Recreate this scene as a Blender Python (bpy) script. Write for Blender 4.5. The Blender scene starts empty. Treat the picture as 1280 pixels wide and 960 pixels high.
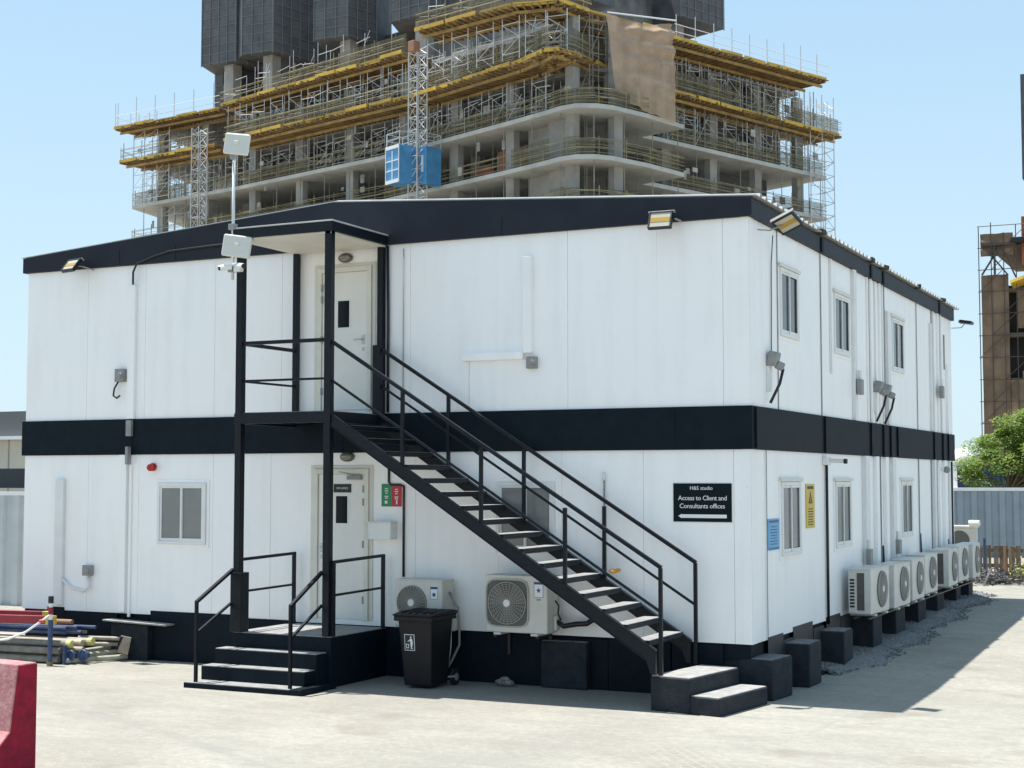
import bpy, bmesh, math, random
from mathutils import Vector, Matrix
random.seed(7)
rad = math.radians
SC = bpy.context.scene
COL = SC.collection

# ------------------------------------------------------------------ camera, sky, sun, exposure
cam = bpy.data.cameras.new('camera'); camo = bpy.data.objects.new('camera', cam); COL.objects.link(camo)
cam.sensor_width = 36.0; cam.lens = 1883.17 / 1280 * 36.0
cam.clip_end = 3000; cam.clip_start = 0.1
camo.location = (5.6105, -18.0243, 2.7023)
camo.rotation_euler = (rad(90 + 3.6007), rad(0), rad(26.2614))
SC.camera = camo

SUN = Vector((-1.72, 0.16, 6.2)).normalized()          # towards the sun
sun_el = math.asin(SUN.z)
world = bpy.data.worlds.new('World'); SC.world = world; world.use_nodes = True
wn = world.node_tree; wn.nodes.clear()
sky = wn.nodes.new('ShaderNodeTexSky'); sky.sky_type = 'NISHITA'; sky.sun_disc = False
sky.sun_elevation = sun_el; sky.sun_rotation = math.atan2(SUN.x, SUN.y)
sky.air_density = 1.0; sky.dust_density = 1.0; sky.ozone_density = 1.5; sky.altitude = 0
bg = wn.nodes.new('ShaderNodeBackground'); bg.inputs[1].default_value = 0.105
wo = wn.nodes.new('ShaderNodeOutputWorld')
tint = wn.nodes.new('ShaderNodeMix'); tint.data_type = 'RGBA'; tint.blend_type = 'MULTIPLY'; tint.inputs[0].default_value = 1.0
tint.inputs[7].default_value = (1.03, 1.045, 0.97, 1); wn.links.new(sky.outputs[0], tint.inputs[6])
# dusty summer air: the clear sky fades into a pale blue veil towards the horizon
stc = wn.nodes.new('ShaderNodeTexCoord'); ssp = wn.nodes.new('ShaderNodeSeparateXYZ'); wn.links.new(stc.outputs['Generated'], ssp.inputs[0])
smr = wn.nodes.new('ShaderNodeMapRange'); smr.inputs[1].default_value = 0.0; smr.inputs[2].default_value = 0.75; smr.inputs[3].default_value = 0.92; smr.inputs[4].default_value = 0.50
wn.links.new(ssp.outputs['Z'], smr.inputs[0])
srp = wn.nodes.new('ShaderNodeValToRGB'); srp.color_ramp.elements[0].position = 0.0; srp.color_ramp.elements[1].position = 0.40
srp.color_ramp.elements[0].color = (0.68, 0.86, 0.96, 1); srp.color_ramp.elements[1].color = (0.43, 0.69, 0.93, 1); wn.links.new(ssp.outputs['Z'], srp.inputs[0])
veil = wn.nodes.new('ShaderNodeMix'); veil.data_type = 'RGBA'; veil.blend_type = 'MULTIPLY'; veil.inputs[0].default_value = 1.0
wn.links.new(srp.outputs[0], veil.inputs[6]); veil.inputs[7].default_value = (5.0, 5.0, 5.0, 1)
smx = wn.nodes.new('ShaderNodeMix'); smx.data_type = 'RGBA'; smx.clamp_result = False; wn.links.new(smr.outputs[0], smx.inputs[0])
wn.links.new(tint.outputs[2], smx.inputs[6]); wn.links.new(veil.outputs[2], smx.inputs[7])
wn.links.new(smx.outputs[2], bg.inputs[0]); wn.links.new(bg.outputs[0], wo.inputs[0])
sl = bpy.data.lights.new('sun', 'SUN'); sl.energy = 4.15; sl.angle = rad(0.5); sl.color = (1.0, 0.965, 0.91)
so = bpy.data.objects.new('sun', sl); COL.objects.link(so)
so.rotation_euler = (-SUN).to_track_quat('-Z', 'Y').to_euler()
SC.view_settings.view_transform = 'Standard'; SC.view_settings.look = 'None'
SC.view_settings.exposure = 0.97; SC.view_settings.gamma = 1.0
SC.render.engine = 'CYCLES'
SC.cycles.max_bounces = 7; SC.cycles.diffuse_bounces = 4; SC.cycles.transparent_max_bounces = 16

# ------------------------------------------------------------------ materials
MATS = {}
def mat(name, col, rough=0.6, metal=0.0, var=0.0, vscale=4.0, bump=0.0, bscale=30.0, spec=0.5, col2=None, stretch=None, tr=0.0, alpha=1.0):
    if name in MATS: return MATS[name]
    m = bpy.data.materials.new(name); m.use_nodes = True; MATS[name] = m
    nt = m.node_tree; b = nt.nodes['Principled BSDF']
    b.inputs['Roughness'].default_value = rough; b.inputs['Metallic'].default_value = metal
    b.inputs['Specular IOR Level'].default_value = spec
    b.inputs['Base Color'].default_value = (*col, 1)
    if alpha < 1: b.inputs['Alpha'].default_value = alpha
    if var > 0 or bump > 0:
        tc = nt.nodes.new('ShaderNodeTexCoord'); mp = nt.nodes.new('ShaderNodeMapping')
        nt.links.new(tc.outputs['Object'], mp.inputs['Vector'])
        if stretch: mp.inputs['Scale'].default_value = stretch
    if var > 0:
        n = nt.nodes.new('ShaderNodeTexNoise'); n.inputs['Scale'].default_value = vscale
        n.inputs['Detail'].default_value = 7; n.inputs['Roughness'].default_value = 0.62
        nt.links.new(mp.outputs[0], n.inputs['Vector'])
        r = nt.nodes.new('ShaderNodeValToRGB'); r.color_ramp.elements[0].position = 0.32; r.color_ramp.elements[1].position = 0.68
        c2 = col2 if col2 else tuple(c * (1 - var) for c in col)
        r.color_ramp.elements[0].color = (*c2, 1); r.color_ramp.elements[1].color = (*col, 1)
        nt.links.new(n.outputs['Fac'], r.inputs[0]); nt.links.new(r.outputs[0], b.inputs['Base Color'])
    if bump > 0:
        n2 = nt.nodes.new('ShaderNodeTexNoise'); n2.inputs['Scale'].default_value = bscale; n2.inputs['Detail'].default_value = 5
        nt.links.new(mp.outputs[0], n2.inputs['Vector'])
        bp = nt.nodes.new('ShaderNodeBump'); bp.inputs['Strength'].default_value = bump; bp.inputs['Distance'].default_value = 0.02
        nt.links.new(n2.outputs['Fac'], bp.inputs['Height']); nt.links.new(bp.outputs[0], b.inputs['Normal'])
    return m

def wall_paint(name, base, dirt):
    """white sheet-steel paint: soft vertical streaks, blotches and a dustier foot"""
    m = bpy.data.materials.new(name); m.use_nodes = True; MATS[name] = m
    nt = m.node_tree; b = nt.nodes['Principled BSDF']; L = nt.links.new
    tc = nt.nodes.new('ShaderNodeTexCoord')
    mp = nt.nodes.new('ShaderNodeMapping'); mp.inputs['Scale'].default_value = (3.2, 3.2, 0.35); L(tc.outputs['Object'], mp.inputs[0])
    n1 = nt.nodes.new('ShaderNodeTexNoise'); n1.inputs['Scale'].default_value = 1.6; n1.inputs['Detail'].default_value = 6; L(mp.outputs[0], n1.inputs['Vector'])
    n2 = nt.nodes.new('ShaderNodeTexNoise'); n2.inputs['Scale'].default_value = 0.9; n2.inputs['Detail'].default_value = 8; n2.inputs['Roughness'].default_value = .65; L(tc.outputs['Object'], n2.inputs['Vector'])
    n3 = nt.nodes.new('ShaderNodeTexNoise'); n3.inputs['Scale'].default_value = 14; n3.inputs['Detail'].default_value = 3; L(tc.outputs['Object'], n3.inputs['Vector'])
    mul = nt.nodes.new('ShaderNodeMath'); mul.operation = 'MULTIPLY'; L(n1.outputs['Fac'], mul.inputs[0]); L(n2.outputs['Fac'], mul.inputs[1])
    r = nt.nodes.new('ShaderNodeValToRGB'); r.color_ramp.elements[0].position = 0.12; r.color_ramp.elements[1].position = 0.27
    r.color_ramp.elements[0].color = (*dirt, 1); r.color_ramp.elements[1].color = (*base, 1); L(mul.outputs[0], r.inputs[0])
    r3 = nt.nodes.new('ShaderNodeValToRGB'); r3.color_ramp.elements[0].position = 0.70; r3.color_ramp.elements[1].position = 0.78
    r3.color_ramp.elements[0].color = (0, 0, 0, 1); r3.color_ramp.elements[1].color = (0.35, 0.35, 0.35, 1); L(n3.outputs['Fac'], r3.inputs[0])
    mx = nt.nodes.new('ShaderNodeMix'); mx.data_type = 'RGBA'; L(r3.outputs[0], mx.inputs[0]); L(r.outputs[0], mx.inputs[6]); mx.inputs[7].default_value = (*[c * .8 for c in dirt], 1)
    L(mx.outputs[2], b.inputs['Base Color']); b.inputs['Roughness'].default_value = 0.5
    bp = nt.nodes.new('ShaderNodeBump'); bp.inputs['Strength'].default_value = 0.22; bp.inputs['Distance'].default_value = 0.03
    L(n2.outputs['Fac'], bp.inputs['Height']); L(bp.outputs[0], b.inputs['Normal'])
    return m

WHITE = wall_paint('white_wall_paint', (0.95, 0.93, 0.91), (0.90, 0.88, 0.86))
TRIM = mat('white_trim', (0.80, 0.80, 0.78), 0.45, var=.1, vscale=3)
CREAM = mat('cream_plastic', (0.74, 0.71, 0.62), 0.45, var=.1, vscale=5)
GREYP = mat('grey_plastic', (0.30, 0.30, 0.29), 0.55, var=.2, vscale=9)
DARKP = mat('blue_black_paint', (0.004, 0.009, 0.015), 0.6, var=.35, vscale=5, bump=.15, bscale=20, col2=(0.007, 0.013, 0.020), spec=.12)
FASC = mat('charcoal_fascia_paint', (0.014, 0.017, 0.026), 0.55, var=.3, vscale=1.6, bump=.1, bscale=8, col2=(0.020, 0.024, 0.033), spec=.2)
STEEL = mat('black_steel_paint', (0.004, 0.007, 0.011), 0.38, var=.3, vscale=14, bump=.1, bscale=60, col2=(0.009, 0.012, 0.017), spec=.22)
TREAD = mat('worn_lit_tread', (0.33, 0.325, 0.315), 0.65, var=.4, vscale=8, bump=.3, bscale=60, col2=(0.20, 0.20, 0.20), spec=.3)  # worn steel tone, raised further so sunlight on step tops is in the colour
BLOCKC = mat('black_painted_concrete', (0.014, 0.019, 0.026), 0.7, var=.5, vscale=6, bump=.5, bscale=35, col2=(0.030, 0.035, 0.041), spec=.2)
BLOCKT = mat('dusty_concrete_top', (0.20, 0.20, 0.20), 0.85, var=.5, vscale=8, bump=.4, bscale=40, col2=(0.09, 0.095, 0.10))
GLASS = mat('dark_window_glass', (0.055, 0.06, 0.06), 0.08, var=.3, vscale=1.5, spec=.8)
BLIND = mat('grey_blind_glass', (0.24, 0.245, 0.235), 0.2, var=.15, vscale=1.5, spec=.5)
DGLASS = mat('door_glass', (0.006, 0.009, 0.011), 0.15, spec=.2)
BLACKM = mat('black_metal', (0.01, 0.01, 0.012), 0.4)
RUBBER = mat('black_rubber', (0.012, 0.012, 0.013), 0.6)
ACW = mat('ac_casing_paint', (0.66, 0.64, 0.58), 0.4, var=.12, vscale=4)
ACG = mat('ac_guard_wire', (0.42, 0.40, 0.36), 0.5)
ACD = mat('ac_dark_inside', (0.12, 0.115, 0.10), 0.7)
ACC = mat('ac_coil_fins', (0.11, 0.095, 0.08), 0.6, var=.3, vscale=20)
CHROME = mat('brushed_metal', (0.5, 0.5, 0.5), 0.3, metal=.9)
LED = mat('floodlight_led_glass', (0.46, 0.44, 0.34), 0.15, spec=.8)
LEDY = mat('floodlight_led_strip', (0.40, 0.25, 0.04), 0.3)
CONC = mat('slab_concrete', (0.56, 0.54, 0.49), 0.85, var=.3, vscale=.5, bump=.2, bscale=3)  # haze painted in: this, column, core and galvanised tones are paled for distance
CONCD = mat('column_concrete', (0.42, 0.40, 0.37), 0.85, var=.35, vscale=.6)
CORE = mat('core_formwork', (0.24, 0.23, 0.215), 0.9, var=.6, vscale=.4, col2=(0.07, 0.075, 0.085))
YEL = mat('yellow_formwork_beam', (0.78, 0.50, 0.05), 0.6, var=.35, vscale=.9, col2=(0.45, 0.27, 0.06))
PLY = mat('formwork_ply', (0.40, 0.27, 0.11), 0.8, var=.5, vscale=1.0, col2=(0.17, 0.11, 0.06))
GALV = mat('galvanised_tube', (0.62, 0.63, 0.63), 0.5)
SCAFD = mat('weathered_tube', (0.34, 0.31, 0.25), 0.6, var=.5, vscale=.8)
SCREEN = mat('grey_climbing_screen', (0.13, 0.135, 0.14), 0.75, var=.5, vscale=.8, col2=(0.07, 0.074, 0.084))
HBLUE = mat('hoist_blue', (0.10, 0.34, 0.62), 0.45, var=.35, vscale=1.2)
FENCEW = mat('pale_hoarding_sheet', (0.50, 0.53, 0.54), 0.5, var=.15, vscale=2)
FENCEG = mat('grey_hoarding_sheet', (0.27, 0.32, 0.36), 0.5, var=.2, vscale=1.5)

# ------------------------------------------------------------------ mesh helpers
class MB:
    def __init__(s): s.v = []; s.f = []
    def add(s, vs, fs):
        o = len(s.v); s.v += [tuple(v) for v in vs]; s.f += [tuple(i + o for i in f) for f in fs]; return s
    def box(s, x0, x1, y0, y1, z0, z1):
        return s.add([(x0,y0,z0),(x1,y0,z0),(x1,y1,z0),(x0,y1,z0),(x0,y0,z1),(x1,y0,z1),(x1,y1,z1),(x0,y1,z1)],
                     [(0,3,2,1),(4,5,6,7),(0,1,5,4),(1,2,6,5),(2,3,7,6),(3,0,4,7)])
    def obox(s, c, size, rz=0, rx=0, ry=0):
        M = Matrix.Rotation(rz, 3, 'Z') @ Matrix.Rotation(ry, 3, 'Y') @ Matrix.Rotation(rx, 3, 'X'); c = Vector(c)
        hx, hy, hz = [q / 2 for q in size]
        vs = [c + M @ Vector(p) for p in [(-hx,-hy,-hz),(hx,-hy,-hz),(hx,hy,-hz),(-hx,hy,-hz),(-hx,-hy,hz),(hx,-hy,hz),(hx,hy,hz),(-hx,hy,hz)]]
        return s.add(vs, [(0,3,2,1),(4,5,6,7),(0,1,5,4),(1,2,6,5),(2,3,7,6),(3,0,4,7)])
    def bar(s, p, q, w, h=None, up=(0,0,1)):
        h = h or w; p = Vector(p); q = Vector(q); d = (q - p).normalized(); up = Vector(up)
        if abs(d.dot(up)) > .98: up = Vector((0,1,0))
        sx = d.cross(up).normalized() * w / 2; sy = sx.cross(d).normalized() * h / 2
        vs = [e + a * sx + b * sy for e in (p, q) for a, b in ((-1,-1),(1,-1),(1,1),(-1,1))]
        return s.add(vs, [(0,1,2,3),(7,6,5,4),(0,4,5,1),(1,5,6,2),(2,6,7,3),(3,7,4,0)])
    def tube(s, pts, r, n=8, cap=True):
        pts = [Vector(p) for p in pts]; rings = []; N = len(pts); prev = None
        for i, p in enumerate(pts):
            d = (pts[min(i+1, N-1)] - pts[max(i-1, 0)]).normalized()
            if prev is None:
                a = Vector((0,0,1)) if abs(d.z) < .9 else Vector((1,0,0)); u = d.cross(a).normalized()
            else: u = (prev - d * prev.dot(d)).normalized()
            prev = u; w = d.cross(u)
            rr = r[i] if isinstance(r, (list, tuple)) else r
            rings.append([p + (u * math.cos(2*math.pi*k/n) + w * math.sin(2*math.pi*k/n)) * rr for k in range(n)])
        vs = [v for R in rings for v in R]; fs = []
        for i in range(N-1):
            for k in range(n):
                fs.append((i*n+k, i*n+(k+1)%n, (i+1)*n+(k+1)%n, (i+1)*n+k))
        if cap: fs += [tuple(reversed(range(n))), tuple((N-1)*n+k for k in range(n))]
        return s.add(vs, fs)
    def prism(s, poly, z0, z1):
        n = len(poly); vs = [(x,y,z0) for x,y in poly] + [(x,y,z1) for x,y in poly]
        return s.add(vs, [tuple(reversed(range(n))), tuple(range(n, 2*n))] + [(i,(i+1)%n,n+(i+1)%n,n+i) for i in range(n)])
    def prof(s, poly, axis, a0, a1):
        """extrude a 2-D outline along axis 'x' (poly is y,z) or 'y' (poly is x,z)"""
        n = len(poly)
        mk = (lambda a, p: (a, p[0], p[1])) if axis == 'x' else (lambda a, p: (p[0], a, p[1]))
        vs = [mk(a0, p) for p in poly] + [mk(a1, p) for p in poly]
        return s.add(vs, [tuple(reversed(range(n))), tuple(range(n, 2*n))] + [(i,(i+1)%n,n+(i+1)%n,n+i) for i in range(n)])
    def ring(s, c, R, r, ax='y', n=24, m=5):
        c = Vector(c); vs = []; fs = []
        for i in range(n):
            a = 2*math.pi*i/n
            for k in range(m):
                b = 2*math.pi*k/m; rr = R + r*math.cos(b); h = r*math.sin(b)
                p = (rr*math.cos(a), h, rr*math.sin(a)) if ax == 'y' else ((h, rr*math.cos(a), rr*math.sin(a)) if ax == 'x' else (rr*math.cos(a), rr*math.sin(a), h))
                vs.append(c + Vector(p))
        for i in range(n):
            for k in range(m): fs.append((i*m+k, ((i+1)%n)*m+k, ((i+1)%n)*m+(k+1)%m, i*m+(k+1)%m))
        return s.add(vs, fs)
    def ball(s, c, r, n=10, m=6, sc=(1,1,1)):
        c = Vector(c); vs = []; fs = []
        for j in range(m+1):
            t = math.pi*j/m
            for i in range(n):
                a = 2*math.pi*i/n; vs.append(c + Vector((math.sin(t)*math.cos(a)*sc[0], math.sin(t)*math.sin(a)*sc[1], math.cos(t)*sc[2]))*r)
        for j in range(m):
            for i in range(n): fs.append((j*n+i, (j+1)*n+i, (j+1)*n+(i+1)%n, j*n+(i+1)%n))
        return s.add(vs, fs)
    def xf(s, M): s.v = [tuple(M @ Vector(v)) for v in s.v]; return s
    def build(s, name, m, parent=None, smooth=False, bevel=0, seg=2):
        off = Vector((0,0,0))
        if parent is not None:
            q = parent
            while q is not None: off += q.location; q = q.parent
        me = bpy.data.meshes.new(name); me.from_pydata([tuple(Vector(v) - off) for v in s.v], [], s.f)
        bm = bmesh.new(); bm.from_mesh(me); bmesh.ops.recalc_face_normals(bm, faces=bm.faces); bm.to_mesh(me); bm.free()
        me.materials.append(m)
        if smooth:
            for p in me.polygons: p.use_smooth = True
        o = bpy.data.objects.new(name, me); COL.objects.link(o)
        if parent is not None: o.parent = parent
        if bevel:
            b = o.modifiers.new('bevel', 'BEVEL'); b.width = bevel; b.segments = seg; b.limit_method = 'ANGLE'; b.angle_limit = rad(40)
        return o

def thing(name, label, cat, loc=(0,0,0), group=None):
    o = bpy.data.objects.new(name, None); COL.objects.link(o); o.location = loc; o.empty_display_size = .2
    tag(o, label, cat, group); return o
def tag(o, label=None, cat=None, group=None, kind=None):
    if label: o['label'] = label
    if cat: o['category'] = cat
    if group: o['group'] = group
    if kind: o['kind'] = kind
    return o
def copy_tree(o, parent=None):
    c = o.copy(); COL.objects.link(c)
    if parent is not None: c.parent = parent
    for ch in list(o.children): copy_tree(ch, c)
    return c
def text_mb(body, size, origin, face='front', spacing=1.0, align='CENTER'):
    """flat raised lettering; face 'front' looks towards -y, 'side' looks towards +x"""
    cu = bpy.data.curves.new('t', 'FONT'); cu.body = body; cu.size = size; cu.align_x = align; cu.extrude = 0.0008; cu.space_character = spacing
    cu.resolution_u = 2
    ob = bpy.data.objects.new('t', cu); COL.objects.link(ob)
    dg = bpy.context.evaluated_depsgraph_get(); me = bpy.data.meshes.new_from_object(ob.evaluated_get(dg))
    mb = MB(); o = Vector(origin); vs = []
    for v in me.vertices:
        x, y, z = v.co
        vs.append(o + (Vector((x, -z, y)) if face == 'front' else Vector((z, x, y))))
    mb.add(vs, [tuple(p.vertices) for p in me.polygons])
    bpy.data.objects.remove(ob); bpy.data.curves.remove(cu); bpy.data.meshes.remove(me)
    return mb

# ------------------------------------------------------------------ ground
def gz(y): 
    t = min(1, max(0, (y - 2) / 10)); return 0.28 * t
def ground_material():
    m = bpy.data.materials.new('pale_concrete_ground'); m.use_nodes = True; nt = m.node_tree; b = nt.nodes['Principled BSDF']; L = nt.links.new  # pale tones below are the concrete's own colour
    tc = nt.nodes.new('ShaderNodeTexCoord')
    def noise(sc, det, ro=.6):
        n = nt.nodes.new('ShaderNodeTexNoise'); n.inputs['Scale'].default_value = sc; n.inputs['Detail'].default_value = det; n.inputs['Roughness'].default_value = ro
        L(tc.outputs['Object'], n.inputs['Vector']); return n
    def ramp(src, p0, p1, c0, c1):
        r = nt.nodes.new('ShaderNodeValToRGB'); r.color_ramp.elements[0].position = p0; r.color_ramp.elements[1].position = p1
        r.color_ramp.elements[0].color = (*c0, 1); r.color_ramp.elements[1].color = (*c1, 1); L(src, r.inputs[0]); return r
    def mix(fac, a, c, mode='MIX'):
        x = nt.nodes.new('ShaderNodeMix'); x.data_type = 'RGBA'; x.blend_type = mode
        if isinstance(fac, float): x.inputs[0].default_value = fac
        else: L(fac, x.inputs[0])
        for sock, v in ((6, a), (7, c)):
            if isinstance(v, tuple): x.inputs[sock].default_value = (*v, 1)
            else: L(v, x.inputs[sock])
        return x.outputs[2]
    big = ramp(noise(.35, 9).outputs['Fac'], .38, .62, (0.305, 0.290, 0.250), (0.375, 0.358, 0.308))
    fine = ramp(noise(9, 10, .75).outputs['Fac'], .3, .7, (0.70, 0.70, 0.70), (1, 1, 1))
    c = mix(1.0, big.outputs[0], fine.outputs[0], 'MULTIPLY')
    # smeared grey stains
    mp = nt.nodes.new('ShaderNodeMapping'); mp.inputs['Scale'].default_value = (.7, 2.4, 1); mp.inputs['Rotation'].default_value = (0, 0, rad(18)); L(tc.outputs['Object'], mp.inputs[0])
    ns = nt.nodes.new('ShaderNodeTexNoise'); ns.inputs['Scale'].default_value = .9; ns.inputs['Detail'].default_value = 10; ns.inputs['Roughness'].default_value = .7; L(mp.outputs[0], ns.inputs['Vector'])
    st = ramp(ns.outputs['Fac'], .47, .66, (0, 0, 0), (.72, .72, .72))
    c = mix(st.outputs[0], c, (0.235, 0.225, 0.20))
    # a few darker oil and mud patches, and scattered pale grit
    sp2 = ramp(noise(.8, 7, .62).outputs['Fac'], .56, .66, (0, 0, 0), (.5, .5, .5)); c = mix(sp2.outputs[0], c, (0.20, 0.175, 0.145))
    gr = ramp(noise(48, 2, .5).outputs['Fac'], .66, .72, (0, 0, 0), (.7, .7, .7)); c = mix(gr.outputs[0], c, (0.60, 0.58, 0.52))
    gd = ramp(noise(37, 3, .6).outputs['Fac'], .68, .74, (0, 0, 0), (.55, .55, .55)); c = mix(gd.outputs[0], c, (0.16, 0.15, 0.13))
    for (cx_, cy_, rr_, w_) in ((9.0, -22.0, 17.4, .10), (9.0, -22.0, 15.7, .10), (-14.0, -24.0, 21.0, .09)):
        sb = nt.nodes.new('ShaderNodeVectorMath'); sb.operation = 'SUBTRACT'; sb.inputs[1].default_value = (cx_, cy_, 0); L(tc.outputs['Object'], sb.inputs[0])
        ln = nt.nodes.new('ShaderNodeVectorMath'); ln.operation = 'LENGTH'; L(sb.outputs[0], ln.inputs[0])
        m1 = nt.nodes.new('ShaderNodeMath'); m1.operation = 'SUBTRACT'; m1.inputs[1].default_value = rr_; L(ln.outputs['Value'], m1.inputs[0])
        m2 = nt.nodes.new('ShaderNodeMath'); m2.operation = 'ABSOLUTE'; L(m1.outputs[0], m2.inputs[0])
        m3 = nt.nodes.new('ShaderNodeMapRange'); m3.inputs[1].default_value = w_*.6; m3.inputs[2].default_value = w_*1.5; m3.inputs[3].default_value = .42; m3.inputs[4].default_value = 0; L(m2.outputs[0], m3.inputs[0])
        nn_ = ramp(noise(1.7, 6, .7).outputs['Fac'], .36, .52, (0, 0, 0), (1, 1, 1)); m4 = nt.nodes.new('ShaderNodeMath'); m4.operation = 'MULTIPLY'; L(m3.outputs[0], m4.inputs[0]); L(nn_.outputs[0], m4.inputs[1])
        c = mix(m4.outputs[0], c, (0.21, 0.205, 0.19))
    # block pavers, joints worn and dusty
    mp2 = nt.nodes.new('ShaderNodeMapping'); mp2.inputs['Rotation'].default_value = (0, 0, rad(52)); L(tc.outputs['Object'], mp2.inputs[0])
    br = nt.nodes.new('ShaderNodeTexBrick'); br.inputs['Scale'].default_value = 1.0; br.inputs['Brick Width'].default_value = .22; br.inputs['Row Height'].default_value = .11
    br.inputs['Mortar Size'].default_value = .010; br.inputs['Mortar Smooth'].default_value = .4; br.inputs['Bias'].default_value = 0
    br.inputs['Color1'].default_value = (.90, .90, .90, 1); br.inputs['Color2'].default_value = (1.0, .99, .98, 1); br.inputs['Mortar'].default_value = (1.22, 1.2, 1.14, 1); L(mp2.outputs[0], br.inputs['Vector'])
    sp = nt.nodes.new('ShaderNodeSeparateXYZ'); L(tc.outputs['Object'], sp.inputs[0])
    mr = nt.nodes.new('ShaderNodeMapRange'); mr.inputs[1].default_value = -2.6; mr.inputs[2].default_value = -3.6; mr.inputs[3].default_value = 0; mr.inputs[4].default_value = .9; L(sp.outputs['Y'], mr.inputs[0])
    nm = ramp(noise(.5, 4).outputs['Fac'], .44, .62, (0, 0, 0), (1, 1, 1))
    mrx = nt.nodes.new('ShaderNodeMapRange'); mrx.inputs[1].default_value = -3.5; mrx.inputs[2].default_value = -.5; mrx.inputs[3].default_value = .08; mrx.inputs[4].default_value = 1.0; L(sp.outputs['X'], mrx.inputs[0])
    mq = nt.nodes.new('ShaderNodeMath'); mq.operation = 'MULTIPLY'; L(mr.outputs[0], mq.inputs[0]); L(mrx.outputs[0], mq.inputs[1])
    mm = nt.nodes.new('ShaderNodeMath'); mm.operation = 'MULTIPLY'; L(mq.outputs[0], mm.inputs[0]); L(nm.outputs[0], mm.inputs[1])
    c2 = mix(1.0, c, br.outputs['Color'], 'MULTIPLY'); c = mix(mm.outputs[0], c, c2)
    # thin cracks
    vo = nt.nodes.new('ShaderNodeTexVoronoi'); vo.feature = 'DISTANCE_TO_EDGE'; vo.inputs['Scale'].default_value = .17
    nd = noise(1.3, 5); mv = nt.nodes.new('ShaderNodeMixRGB'); mv.inputs[0].default_value = .12; L(tc.outputs['Object'], mv.inputs[1]); L(nd.outputs['Color'], mv.inputs[2]); L(mv.outputs[0], vo.inputs['Vector'])
    cr = ramp(vo.outputs['Distance'], 0.0, .0028, (.3, .3, .3), (0, 0, 0)); c = mix(cr.outputs[0], c, (0.22, 0.21, 0.19))
    L(c, b.inputs['Base Color']); b.inputs['Roughness'].default_value = .9; b.inputs['Specular IOR Level'].default_value = .25
    bp = nt.nodes.new('ShaderNodeBump'); bp.inputs['Strength'].default_value = .35; bp.inputs['Distance'].default_value = .012; L(noise(26, 8, .7).outputs['Fac'], bp.inputs['Height']); L(bp.outputs[0], b.inputs['Normal'])
    return m
gm = MB(); xs = [-900,-200,-60,-20,-8,0,8,20,60,200,900]; ys = [-400,-60,-20,-5,0,2,4,6,8,10,12,20,60,200,1500]
for y in ys:
    for x in xs: gm.v.append((x, y, gz(y)))
nx = len(xs)
for j in range(len(ys)-1):
    for i in range(nx-1): gm.f.append((j*nx+i, j*nx+i+1, (j+1)*nx+i+1, (j+1)*nx+i))
tag(gm.build('ground', ground_material()), kind='structure')

# gravel bank along the side wall
gv = MB(); rnd = random.Random(3)
tetra = [(1,1,1),(-1,-1,1),(-1,1,-1),(1,-1,-1)]
n = 40; bank = []
for j in range(n+1):
    y = 2.7 + 11.8*j/n; w = .30 + .28*math.sin(min(1, j/6)*math.pi/2) + .07*math.sin(y*2.1) + .05*math.sin(y*5.3)
    for i, fx in enumerate((0, .55, .85, 1.0)):
        bank.append((.02 + w*1.25*fx, y, gz(y) + (.10, .08, .035, -.02)[i] + rnd.uniform(-.008, .008)))
gv.add(bank, [(j*4+i, j*4+i+1, (j+1)*4+i+1, (j+1)*4+i) for j in range(n) for i in range(3)])
for k in range(5200):
    y = rnd.uniform(2.6, 14.6); w = (.30 + .28*min(1, (y-2.7)/1.8 if y > 2.7 else 0) + .07*math.sin(y*2.1) + .05*math.sin(y*5.3))*1.25
    u = rnd.random()**.7; x = .02 + w*u*rnd.choice([1, 1, 1, 1.12]); s = rnd.uniform(.010, .028)
    z = gz(y) + max(0, .09*(1-(x/w)**2)) + s*.3
    R = Matrix.Rotation(rnd.uniform(0, 6.28), 3, Vector((rnd.random(), rnd.random(), rnd.random()+.1)).normalized())
    vs = [Vector((x, y, z)) + R @ (Vector(t)*s*rnd.uniform(.45, .8)) for t in tetra]
    gv.add(vs, [(0,1,2),(0,3,1),(0,2,3),(1,3,2)])
tag(gv.build('gravel', mat('grey_gravel', (0.26, 0.26, 0.25), .9, var=.6, vscale=30, col2=(.09, .092, .095))), 'strip of dark grey gravel under the row of outdoor units', kind='stuff')

# ------------------------------------------------------------------ the cabin building
ZW, ZB0, ZB1, ZF = 0.67, 3.069, 3.609, 5.97
LX, DY, ZE, ZR, XR = -11.88, 13.86, 6.215, 6.64, -6.1
bld = thing('site_office', 'white two-storey site office of stacked cabins with black bands and low gable roof', 'building', (0,0,0))
SEAMF_U = [-11.84,-10.64,-9.5,-8.21,-6.99,-4.85,-3.52,-2.46,-1.23,-.33,0]
SEAMF_L = [-11.84,-10.57,-9.6,-8.19,-7.18,-4.75,-3.5,-2.55,-1.41,-.21,0]
SEAMS = [0,.58,1.2,2.35,3.45,4.6,5.75,6.95,8.2,9.3,10.22,11.4,12.7,13.86]
def panels(seams, z0, z1, side):
    m = MB()
    for a, b in zip(seams[:-1], seams[1:]):
        g = .0018
        if side == 'front': m.box(a+g, b-g, -.012, .06, z0, z1)
        elif side == 'back': m.box(a+g, b-g, DY-.06, DY+.012, z0, z1)
        elif side == 'right': m.box(-.06, .012, a+g, b-g, z0, z1)
        else: m.box(LX-.012, LX+.06, a+g, b-g, z0, z1)
    return m
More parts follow.
